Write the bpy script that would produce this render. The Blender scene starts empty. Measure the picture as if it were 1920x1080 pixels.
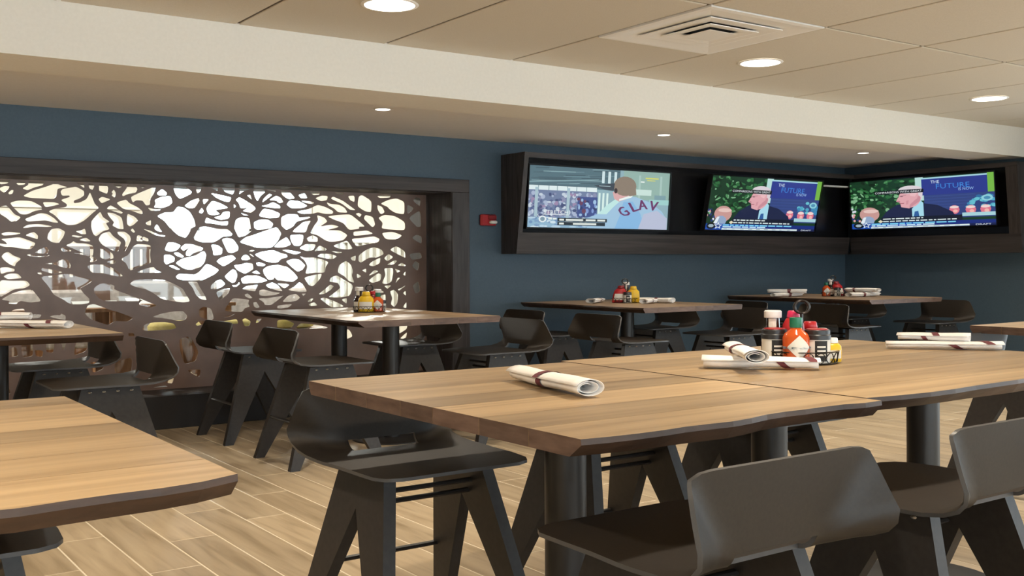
import bpy, bmesh, math, random
from mathutils import Matrix, Vector, Euler
random.seed(7)
PI = math.pi
SC = bpy.context.scene
COL = SC.collection
# The room is laid out in metres; its plan is built S times wider than its heights,
# because everything in the photograph is that much wider than it is tall.
S = 16/9

# ---------------------------------------------------------------- camera, world, light, exposure
cam = bpy.data.cameras.new('camera')
cam.lens = 36*1964/1920
cam.sensor_width = 36
cam.shift_y = -0.02505
cam.clip_start = 0.05
cam.clip_end = 200
co = bpy.data.objects.new('camera', cam); COL.objects.link(co)
co.matrix_world = (Matrix.Translation((0, 0, 1.60)) @ Matrix.Rotation(math.radians(-35.22), 4, 'Z')
                   @ Matrix.Rotation(PI/2, 4, 'X') @ Matrix.Rotation(-0.0044, 4, 'Z'))
SC.camera = co

world = bpy.data.worlds.new('overcast_sky'); SC.world = world
world.use_nodes = True
bg = world.node_tree.nodes['Background']
bg.inputs[0].default_value = (0.80, 0.90, 1.0, 1)
bg.inputs[1].default_value = 5.0

SC.view_settings.view_transform = 'Standard'
SC.view_settings.look = 'None'
SC.view_settings.gamma = 1
SC.view_settings.use_curve_mapping = False
SC.view_settings.exposure = 0.42

LAMP_W = 190.0          # recessed ceiling lamps, watts
SOFFIT_W = 40.0         # small lamps in the lowered ceiling
FAR_W = 330.0          # unseen lamps added to brighten the room beyond
WARM = (1.0, 0.86, 0.68)

# ---------------------------------------------------------------- helpers
def lin(c):
    if isinstance(c, str):
        c = [int(c[i:i+2], 16)/255 for i in (0, 2, 4)]
    return tuple(((v/12.92) if v <= 0.04045 else ((v+0.055)/1.055)**2.4) for v in c)

def mat(name, color, rough=0.5, metal=0.0, spec=0.5, emit=None, estr=0.0):
    m = bpy.data.materials.new(name); m.use_nodes = True
    b = m.node_tree.nodes['Principled BSDF']
    b.inputs['Base Color'].default_value = (*color, 1)
    b.inputs['Roughness'].default_value = rough
    b.inputs['Metallic'].default_value = metal
    b.inputs['Specular IOR Level'].default_value = spec
    if emit:
        b.inputs['Emission Color'].default_value = (*emit, 1)
        b.inputs['Emission Strength'].default_value = estr
    return m

def ramped(m, vec_scale, nscale, stops, detail=5.0, distort=0.0, rnd=0.0, bump=0.0, rough=None):
    """noise-driven colour with optional per-object variation and fine relief"""
    nt = m.node_tree; N = nt.nodes; L = nt.links
    b = N['Principled BSDF']
    tc = N.new('ShaderNodeTexCoord'); mp = N.new('ShaderNodeMapping')
    mp.inputs['Scale'].default_value = vec_scale
    L.new(tc.outputs['Object'], mp.inputs['Vector'])
    vec = mp.outputs['Vector']
    oi = N.new('ShaderNodeObjectInfo')
    if rnd:
        ml = N.new('ShaderNodeMath'); ml.operation = 'MULTIPLY'; ml.inputs[1].default_value = 37.0
        L.new(oi.outputs['Random'], ml.inputs[0])
        ad = N.new('ShaderNodeVectorMath'); ad.operation = 'ADD'
        L.new(vec, ad.inputs[0]); L.new(ml.outputs[0], ad.inputs[1]); vec = ad.outputs[0]
    no = N.new('ShaderNodeTexNoise'); no.inputs['Scale'].default_value = nscale
    no.inputs['Detail'].default_value = detail; no.inputs['Distortion'].default_value = distort
    L.new(vec, no.inputs['Vector'])
    cr = N.new('ShaderNodeValToRGB')
    els = cr.color_ramp.elements
    while len(els) < len(stops): els.new(0.5)
    for e, (p, c) in zip(els, stops):
        e.position = p; e.color = (*c, 1)
    L.new(no.outputs['Fac'], cr.inputs['Fac'])
    out = cr.outputs['Color']
    if rnd:
        hs = N.new('ShaderNodeHueSaturation')
        mr = N.new('ShaderNodeMapRange'); mr.inputs['To Min'].default_value = 1-rnd; mr.inputs['To Max'].default_value = 1+rnd
        L.new(oi.outputs['Random'], mr.inputs['Value'])
        L.new(mr.outputs['Result'], hs.inputs['Value']); L.new(out, hs.inputs['Color'])
        out = hs.outputs['Color']
    L.new(out, b.inputs['Base Color'])
    if bump:
        bp = N.new('ShaderNodeBump'); bp.inputs['Strength'].default_value = bump
        bp.inputs['Distance'].default_value = 0.004
        L.new(no.outputs['Fac'], bp.inputs['Height']); L.new(bp.outputs['Normal'], b.inputs['Normal'])
    return m

class MB:
    """collects shapes in room metres and links them as one mesh object"""
    def __init__(s): s.v = []; s.f = []; s.m = []; s.c = None
    def add(s, vs, fs, mi=0):
        o = len(s.v); s.v += [tuple(p) for p in vs]
        for f in fs: s.f.append([i+o for i in f]); s.m.append(mi)
        return s
    def box(s, x0, x1, y0, y1, z0, z1, mi=0):
        return s.hexa([(x0,y0,z0),(x1,y0,z0),(x1,y1,z0),(x0,y1,z0),(x0,y0,z1),(x1,y0,z1),(x1,y1,z1),(x0,y1,z1)], mi)
    def hexa(s, p, mi=0):
        return s.add(p, [(3,2,1,0),(4,5,6,7),(0,1,5,4),(1,2,6,5),(2,3,7,6),(3,0,4,7)], mi)
    def bbox(s, x0, x1, y0, y1, z0, z1, b=0.004, mi=0):
        """box with its edges eased"""
        vs = []
        for z, i in ((z0, b), (z0+b, 0), (z1-b, 0), (z1, b)):
            for (x, y) in ((x0+i, y0+b), (x0+b, y0+i), (x1-b, y0+i), (x1-i, y0+b), (x1-i, y1-b), (x1-b, y1-i), (x0+b, y1-i), (x0+i, y1-b)):
                vs.append((x, y, z))
        fs = [tuple(range(7, -1, -1)), tuple(range(24, 32))]
        for r in range(3):
            for k in range(8):
                fs.append((r*8+k, r*8+(k+1) % 8, r*8+8+(k+1) % 8, r*8+8+k))
        return s.add(vs, fs, mi)
    def lathe(s, cx, cy, prof, n=20, mi=0, cap=True, ex=1.0, ey=1.0, ang=0.0):
        vs = []; fs = []
        ca, sa = math.cos(ang), math.sin(ang)
        for r, z in prof:
            for k in range(n):
                a = 2*PI*k/n; x = r*ex*math.cos(a); y = r*ey*math.sin(a)
                vs.append((cx+x*ca-y*sa, cy+x*sa+y*ca, z))
        for i in range(len(prof)-1):
            for k in range(n):
                fs.append((i*n+k, i*n+(k+1) % n, (i+1)*n+(k+1) % n, (i+1)*n+k))
        if cap:
            fs.append(tuple(range(n-1, -1, -1))); fs.append(tuple((len(prof)-1)*n+k for k in range(n)))
        return s.add(vs, fs, mi)
    def tube(s, pts, r, n=8, mi=0, closed=False, cap=True):
        pts = [Vector(p) for p in pts]; vs = []; fs = []; m = len(pts)
        up = Vector((0, 0, 1)); prev = None
        for i, p in enumerate(pts):
            a = pts[(i-1) % m] if (closed or i > 0) else p
            b = pts[(i+1) % m] if (closed or i < m-1) else p
            t = (b-a).normalized()
            if prev is None:
                u = t.cross(up)
                if u.length < 1e-3: u = t.cross(Vector((1, 0, 0)))
            else:
                u = prev - t*prev.dot(t)
            u.normalize(); w = t.cross(u); prev = u
            rr = r[i] if isinstance(r, (list, tuple)) else r
            for k in range(n):
                q = 2*PI*k/n; vs.append(p + u*(rr*math.cos(q)) + w*(rr*math.sin(q)))
        for i in range(m if closed else m-1):
            j = (i+1) % m
            for k in range(n):
                fs.append((i*n+k, j*n+k, j*n+(k+1) % n, i*n+(k+1) % n))
        if cap and not closed:
            fs.append(tuple(range(n))); fs.append(tuple((m-1)*n+k for k in range(n-1, -1, -1)))
        return s.add(vs, fs, mi)
    def prism(s, poly, fn, t0, t1, mi=0):
        """polygon (u,v) extruded between t0 and t1, mapped by fn(u,v,t)"""
        n = len(poly)
        vs = [fn(u, v, t0) for u, v in poly] + [fn(u, v, t1) for u, v in poly]
        fs = [tuple(range(n-1, -1, -1)), tuple(range(n, 2*n))]
        for k in range(n): fs.append((k, (k+1) % n, n+(k+1) % n, n+k))
        return s.add(vs, fs, mi)
    def turn(s, ang, cx=0, cy=0, dz=0, tx=0, ty=0):
        ca, sa = math.cos(ang), math.sin(ang)
        s.v = [(cx+(x-cx)*ca-(y-cy)*sa+tx, cy+(x-cx)*sa+(y-cy)*ca+ty, z+dz) for x, y, z in s.v]
        return s
    def mesh(s, name, mats, smooth=None):
        me = bpy.data.meshes.new(name)
        me.from_pydata([(x*S, y*S, z) for x, y, z in s.v], [], s.f)
        for m in (mats if isinstance(mats, (list, tuple)) else [mats]): me.materials.append(m)
        me.polygons.foreach_set('material_index', s.m)
        bm = bmesh.new(); bm.from_mesh(me); bmesh.ops.recalc_face_normals(bm, faces=bm.faces); bm.to_mesh(me); bm.free()
        if smooth is not None:
            me.polygons.foreach_set('use_smooth', [True]*len(me.polygons))
            me.set_sharp_from_angle(angle=math.radians(smooth))
        me.update()
        return me
    def build(s, name, mats, parent=None, smooth=None, loc=(0, 0, 0), **tags):
        return link(name, s.mesh(name, mats, smooth), parent, loc, **tags)

def tag(o, label=None, category=None, group=None, kind=None):
    if label: o['label'] = label
    if category: o['category'] = category
    if group: o['group'] = group
    if kind: o['kind'] = kind
    return o

def link(name, me, parent=None, loc=(0, 0, 0), **tags):
    o = bpy.data.objects.new(name, me); COL.objects.link(o)
    if parent: o.parent = parent
    o.location = (loc[0]*S, loc[1]*S, loc[2])
    return tag(o, **tags)

def thing(name, loc, rot, label, category, group=None):
    o = bpy.data.objects.new(name, None); COL.objects.link(o)
    o.empty_display_size = 0.1
    o.location = (loc[0]*S, loc[1]*S, loc[2]); o.rotation_euler = (0, 0, rot)
    return tag(o, label, category, group)

def dup(root, loc, rot, label, group=None):
    kids = {}
    for ch in ALL_CHILDREN(root): kids.setdefault(ch.parent.name, []).append(ch)
    r = root.copy(); COL.objects.link(r)
    r.location = (loc[0]*S, loc[1]*S, loc[2]); r.rotation_euler = (0, 0, rot); r['label'] = label
    if group: r['group'] = group
    def rec(src, dst):
        for ch in kids.get(src.name, []):
            c = ch.copy(); COL.objects.link(c); c.parent = dst
            rec(ch, c)
    rec(root, r)
    return r

def ALL_CHILDREN(o):
    out = []
    for ch in bpy.data.objects:
        if ch.parent == o:
            out.append(ch); out += ALL_CHILDREN(ch)
    return out

def lamp(name, parent, loc, watts, color, radius, spread=None, kind='SPOT'):
    l = bpy.data.lights.new(name, kind); l.energy = watts; l.color = color
    if kind == 'SPOT':
        l.spot_size = math.radians(spread); l.spot_blend = 0.85; l.shadow_soft_size = radius
    else:
        l.shadow_soft_size = radius
    o = bpy.data.objects.new(name, l); COL.objects.link(o); o.parent = parent
    o.location = (loc[0]*S, loc[1]*S, loc[2])
    return o

# ---------------------------------------------------------------- materials
def wood(name, dark, light, axis, rough=0.4, rnd=0.14, along=0.9, across=16, bump=0.05, mid=None):
    m = mat(name, light, rough)
    sc = (along, across, across) if axis == 'X' else (across, along, across) if axis == 'Y' else (across, across, along)
    mid = mid or tuple((a+b)/2 for a, b in zip(dark, light))
    return ramped(m, sc, 1.0, [(0.25, dark), (0.5, mid), (0.75, light)], 6, 0.6, rnd, bump)

M = {}
M['wall_blue'] = ramped(mat('navy_wall_paint', (.05, .085, .12), 0.55), (1, 1, 1), 60, [(.3, (.055, .093, .130)), (.7, (.064, .105, .145))], 2, bump=.05)
M['white_paint'] = ramped(mat('white_ceiling_paint', (.72, .68, .62), 0.8), (1, 1, 1), 40, [(.3, (.86, .835, .80)), (.7, (.89, .865, .83))], 2)
M['fascia'] = ramped(mat('cream_fascia_paint', (.78, .74, .66), 0.75), (1, 1, 1), 40, [(.3, (.83, .80, .73)), (.7, (.86, .83, .76))], 2)
M['cream'] = ramped(mat('cream_wall_paint', (.78, .74, .66), 0.8), (1, 1, 1), 3, [(.3, (.75, .71, .63)), (.7, (.80, .76, .68))], 2)
M['tile'] = ramped(mat('tan_ceiling_tile', (.50, .41, .30), 0.9), (1, 1, 1), 120, [(.3, (.62, .57, .485)), (.7, (.68, .63, .545))], 3, rnd=.03, bump=.15)
M['plenum'] = mat('dark_ceiling_grid', (.10, .075, .05), 0.8)
M['grout'] = mat('pale_grout', (.80, .72, .57), 0.8)
M['plank'] = wood('wood_look_plank_tile', (.30, .225, .135), (.56, .455, .31), 'Y', 0.40, .12, 1.2, 13, .04, mid=(.47, .37, .245))
M['stave_x'] = wood('oak_stave_grain_lengthwise', (.27, .175, .088), (.50, .355, .195), 'X', 0.38, .27, .8, 15, .04)
M['stave_y'] = wood('oak_stave_grain_crosswise', (.27, .18, .105), (.44, .31, .195), 'Y', 0.38, .2, .8, 15, .04)
M['bark'] = wood('dark_live_edge', (.028, .014, .008), (.085, .045, .026), 'X', 0.5, .1, 4, 20, .3)
M['endgrain'] = ramped(mat('walnut_end_grain', (.12, .07, .045), 0.5), (8, 8, 40), 1, [(.3, (.075, .042, .030)), (.7, (.15, .092, .068))], 4, rnd=.2)
M['dark_wood_x'] = wood('charcoal_stained_oak', (.012, .010, .010), (.062, .050, .048), 'X', 0.5, .05, 1.0, 26, .5)
M['dark_wood_z'] = wood('charcoal_stained_oak_upright', (.014, .011, .011), (.066, .056, .055), 'Z', 0.5, .05, 2.0, 26, .5)
M['dark_wood_y'] = wood('charcoal_stained_oak_side', (.014, .012, .012), (.060, .052, .052), 'Y', 0.5, .05, 1.0, 26, .5)
M['black_wood'] = mat('black_stained_board', (.014, .011, .010), 0.55)
M['screen_brown'] = ramped(mat('brown_cut_panel', (.10, .07, .06), 0.35), (1, 1, 1), 2.5, [(.3, (.17, .108, .082)), (.7, (.245, .160, .125))], 3)
M['shell'] = ramped(mat('matte_black_moulded_ply', (.03, .026, .022), 0.48, spec=.4), (1, 1, 1), 90, [(.3, (.0205, .0160, .0120)), (.7, (.0265, .0205, .0155))], 2, bump=.04)
M['ply_edge'] = mat('grey_ply_edge', (.060, .060, .063), 0.4)
M['leg_black'] = ramped(mat('black_stained_ply_leg', (.022, .019, .018), 0.5), (1, 1, 1), 40, [(.3, (.020, .017, .016)), (.7, (.030, .026, .024))], 2)
M['post'] = mat('black_powder_coat', (.018, .016, .015), 0.38)
M['steel'] = mat('bright_steel', (.75, .75, .76), 0.3, 1.0)
M['chrome_dark'] = mat('dark_wire', (.045, .040, .038), 0.3, 0.8)
M['white_metal'] = mat('white_enamel', (.92, .91, .89), 0.45)
M['dark_hole'] = mat('dark_duct', (.02, .02, .02), 0.9)
M['lens'] = mat('lit_lamp_lens', (.9, .9, .9), 0.4, emit=(1, .93, .80), estr=4.0)
M['red'] = mat('red_plastic', (.42, .012, .018), 0.35)
M['red_dark'] = mat('dark_red_plastic', (.22, .01, .015), 0.3)
M['tv_black'] = mat('black_tv_bezel', (.008, .008, .010), 0.25)
M['napkin'] = ramped(mat('white_cotton', (.80, .76, .72), 0.9), (1, 1, 1), 30, [(.3, (.90, .88, .86)), (.7, (.94, .92, .90))], 3, bump=.1)
M['stripe'] = mat('maroon_band', (.15, .035, .045), 0.8)
M['label_white'] = mat('paper_label', (.78, .75, .68), 0.6)
M['label_black'] = mat('black_print', (.012, .012, .012), 0.6)
M['sauce_brown'] = mat('brown_bottle_glass', (.025, .010, .007), 0.12)
M['hot_sauce'] = mat('orange_red_sauce', (.55, .085, .015), 0.12)
M['hot_dark'] = mat('deep_red_sauce', (.20, .025, .012), 0.15)
M['green_cap'] = mat('green_foil_cap', (.01, .16, .09), 0.25)
M['magenta'] = mat('magenta_cap', (.62, .02, .10), 0.35)
M['yellow'] = mat('mustard_plastic', (.75, .48, .02), 0.35)
M['cream_plastic'] = mat('cream_plastic', (.78, .72, .58), 0.4)
M['jar_black'] = mat('black_jar_plastic', (.02, .02, .022), 0.35)
M['white_cap'] = mat('white_plastic_cap', (.82, .80, .78), 0.35)
M['cushion'] = ramped(mat('mustard_cushion', (.62, .52, .16), 0.8), (1, 1, 1), 20, [(.3, (.58, .48, .14)), (.7, (.68, .58, .20))], 2)
M['booth_grey'] = ramped(mat('grey_booth_fabric', (.30, .27, .25), 0.85), (1, 1, 1), 14, [(.3, (.25, .225, .21)), (.7, (.36, .33, .31))], 4)
M['brown_wood'] = wood('warm_brown_chair_wood', (.16, .07, .03), (.38, .20, .10), 'Z', 0.45, .15, 1.5, 14, .03)
M['slat_dark'] = mat('brown_slat', (.11, .065, .045), 0.6)
M['paper'] = mat('menu_paper', (.80, .84, .84), 0.6)
M['print_blue'] = mat('menu_print', (.20, .26, .30), 0.6)
M['blind'] = mat('white_blind_slat', (.80, .82, .80), 0.7)

def glassy(name, tint, refl):
    m = bpy.data.materials.new(name); m.use_nodes = True
    nt = m.node_tree; nt.nodes.clear()
    o = nt.nodes.new('ShaderNodeOutputMaterial'); t = nt.nodes.new('ShaderNodeBsdfTransparent')
    g = nt.nodes.new('ShaderNodeBsdfGlossy'); x = nt.nodes.new('ShaderNodeMixShader'); fr = nt.nodes.new('ShaderNodeFresnel')
    t.inputs[0].default_value = (*tint, 1); g.inputs['Roughness'].default_value = 0.02
    g.inputs['Color'].default_value = (refl, refl, refl, 1); fr.inputs[0].default_value = 1.5
    nt.links.new(fr.outputs[0], x.inputs[0]); nt.links.new(t.outputs[0], x.inputs[1]); nt.links.new(g.outputs[0], x.inputs[2])
    nt.links.new(x.outputs[0], o.inputs[0])
    return m
M['glass'] = glassy('clear_glass_pane', (.93, .95, .94), .9)

def screen_mat():
    m = bpy.data.materials.new('lit_tv_picture'); m.use_nodes = True
    nt = m.node_tree; b = nt.nodes['Principled BSDF']
    a = nt.nodes.new('ShaderNodeAttribute'); a.attribute_name = 'Col'
    b.inputs['Base Color'].default_value = (.01, .01, .012, 1); b.inputs['Roughness'].default_value = .3
    nt.links.new(a.outputs['Color'], b.inputs['Emission Color']); b.inputs['Emission Strength'].default_value = 0.72
    return m
M['picture'] = screen_mat()

# ---------------------------------------------------------------- the room shell
YW, XW = 5.79, 7.645            # back wall, right wall
ZA, ZB, ZC = 3.04, 2.96, 3.34   # lowered ceiling, underside of its front beam, tiled ceiling
YF, YI = 4.15, 4.52             # front and inner face of the beam
OX0, OX1, OZ0, OZ1 = -0.55, 3.585, 0.32, 2.41   # opening of the screen

b = MB()
b.box(-3, OX1, YW, 6.33, OZ1, 3.3)
b.box(OX1, 7.9, YW, 6.33, 0, 3.3)
b.box(-3, OX0, YW, 6.33, 0, OZ1)
b.box(OX0, OX1, YW, 6.33, -.05, OZ0-.03)
b.build('wall_back', M['wall_blue'], kind='structure')
MB().box(XW, 7.9, 3.85, YW, 0, 3.4).build('wall_right', M['wall_blue'], kind='structure')
MB().box(-3.2, -3, -3.2, 6.33, 0, 3.4).build('wall_left', M['cream'], kind='structure')
b = MB(); b.box(-3.2, 7.9, -3.4, -3.2, 0, .45); b.box(-3.2, 7.9, -3.4, -3.2, 2.9, 3.5)
b.build('wall_front', M['cream'], kind='structure')
wf = MB()
for x in (-3.15, -1.6, 0, 1.6, 3.2, 4.8, 6.4, 7.7): wf.box(x-.03, x+.03, -3.36, -3.27, .45, 2.9)
win = wf.build('window_3', M['post'], kind='structure')
MB().box(-3.2, 7.9, -3.32, -3.31, .45, 2.9).build('pane', M['glass'], win)

def slab_mat():
    m = mat('floor_beyond_planks', (.45, .36, .24), .5)
    nt = m.node_tree; br = nt.nodes.new('ShaderNodeTexBrick'); tc = nt.nodes.new('ShaderNodeTexCoord'); mp = nt.nodes.new('ShaderNodeMapping')
    mp.inputs['Rotation'].default_value = (0, 0, PI/2)
    nt.links.new(tc.outputs['Object'], mp.inputs[0]); nt.links.new(mp.outputs[0], br.inputs['Vector'])
    br.inputs['Color1'].default_value = (.42, .33, .21, 1); br.inputs['Color2'].default_value = (.50, .40, .26, 1)
    br.inputs['Mortar'].default_value = (.62, .54, .40, 1); br.inputs['Scale'].default_value = 1
    br.inputs['Brick Width'].default_value = .92*S; br.inputs['Row Height'].default_value = .1545*S; br.inputs['Mortar Size'].default_value = .006
    nt.links.new(br.outputs['Color'], nt.nodes['Principled BSDF'].inputs['Base Color'])
    return m
fb = MB()
PX0, PX1, PY0, PY1 = .2745, 7.6895, .95, 5.79
fb.box(PX0, XW, PY0, PY1, -.06, -.0022, 0)
fb.box(-3.2, PX0, -3.4, 6.33, -.06, -.008, 1); fb.box(PX0, 9, -3.4, PY0, -.06, -.008, 1)
fb.box(-3.2, 9, 6.33, 10.8, -.06, -.008, 1); fb.box(XW, 9, PY0, 6.33, -.06, -.008, 1); fb.box(PX0, XW, PY1, 6.33, -.06, -.008, 1)
floor = fb.build('floor', [M['grout'], slab_mat()], kind='structure')
PW, PL, GR = .1545, .985, .0055
plank = MB().bbox(GR/2, PW-GR/2, GR/2, PL-GR/2, -.014, 0, .0015).mesh('plank', M['plank'])
offs = [.36, .0, .66, .3, .82, .5, .14]
k = 0
x = PX0
while x < XW-.1:
    y = PY0 - offs[k % 7]*PL; k += 1
    while y < PY1-.03:
        vis = (y+PL > 1.0) and not (x > 5.2 and y < 1.6) and not (x > 3.7 and y+PL < 1.7)
        if vis and y+PL <= PY1+.02: link('plank', plank, floor, (x, y, 0))
        elif vis:
            MB().bbox(GR/2, PW-GR/2, GR/2, PY1-y, -.014, 0, .0015).build('plank', M['plank'], floor, loc=(x, y, 0))
        y += PL
    x += PW

# tiled ceiling: tiles 0.686 x 1.372 laid on a dark grid
cb = MB(); cb.box(-3.2, 7.9, -3.4, YF, 3.50, 3.56)
ceil = cb.build('ceiling', M['plenum'], kind='structure')
tw, tl, tg = .686, 1.372, .007
full = MB().bbox(tg, tw-tg, tg, tl-tg, ZC, ZC+.03, .004).mesh('ceiling_tile', M['tile'])
vx, vy = 2.93, 2.83
for i in range(-9, 8):
    x = vx + i*tw
    if x > 7.7: continue
    for y, yl in ((2.83, YF-2.83), (2.83-tl, tl), (2.83-2*tl, tl), (2.83-3*tl, tl), (2.83-4*tl, tl)):
        if yl == tl: link('ceiling_tile', full, ceil, (x, y, 0))
        elif i == 0: MB().bbox(tg, tw-tg, tg+.672, yl, ZC, ZC+.03, .004).build('ceiling_tile', M['tile'], ceil, loc=(x, y, 0))
        else: MB().bbox(tg, tw-tg, tg, yl, ZC, ZC+.03, .004).build('ceiling_tile', M['tile'], ceil, loc=(x, y, 0))
gb = MB()
for i in range(-9, 9): gb.box(vx+i*tw-.007, vx+i*tw+.007, -3.4, YF, ZC+.010, ZC+.04)
for j in range(5): gb.box(-3.2, 7.9, vy-j*tl-.007, vy-j*tl+.007, ZC+.010, ZC+.04)
gb.build('ceiling_grid', M['plenum'], ceil)

MB().box(-3.2, XW, YF, YI, ZB, 3.5).build('trim_1', M['fascia'], kind='structure')
MB().box(-3.2, XW, YI, YW, ZA, ZA+.12).build('ceiling_lowered', M['white_paint'], kind='structure')

# glazed wall to the right, nearer than the television corner
wf = MB()
for y in (3.80, 2.3, .8, -.7, -2.2, -3.2): wf.box(XW, XW+.09, y-.03, y+.03, 0, 3.4)
wf.box(XW, XW+.09, -3.2, 3.85, 0, .12); wf.box(XW, XW+.09, -3.2, 3.85, 2.85, 3.4)
win = wf.build('window_1', M['post'], kind='structure')
MB().box(XW+.04, XW+.05, -3.2, 3.8, .12, 2.85).build('pane', M['glass'], win)

# ---------------------------------------------------------------- the room beyond the screen
b = MB()
WX0, WX1 = 3.05, 4.78
b.box(-3.2, WX0, 10.5, 10.7, 0, 3.4); b.box(WX1, 9, 10.5, 10.7, 0, 3.4)
b.box(WX0, WX1, 10.5, 10.7, 0, 1.05); b.box(WX0, WX1, 10.5, 10.7, 3.2, 3.4)
b.build('wall_far', M['cream'], kind='structure')
MB().box(8.8, 9, 6.33, 10.5, 0, 3.4).build('wall_far_right', M['cream'], kind='structure')
MB().box(-3.4, -3.2, 6.33, 10.7, 0, 3.4).build('wall_far_left', M['cream'], kind='structure')
MB().box(-3.2, 9, 6.33, 10.7, 3.3, 3.4).build('ceiling_far', M['white_paint'], kind='structure')
MB().box(-3.2, WX0-.1, 10.45, 10.5, 2.54, 2.58).build('trim_2', M['white_metal'], kind='structure')
wf = MB()
for xx in (WX0, 3.50, 4.07, 4.42, WX1-.05): wf.box(xx, xx+.045, 10.52, 10.6, 1.05, 3.2)
wf.box(WX0, WX1, 10.52, 10.6, 1.05, 1.10); wf.box(WX0, WX1, 10.52, 10.6, 3.15, 3.2); wf.box(WX0, WX1, 10.52, 10.6, 2.2, 2.24)
win = wf.build('window_2', M['white_metal'], kind='structure')
MB().box(WX0, WX1, 10.555, 10.56, 1.05, 3.2).build('pane', M['glass'], win)

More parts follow.
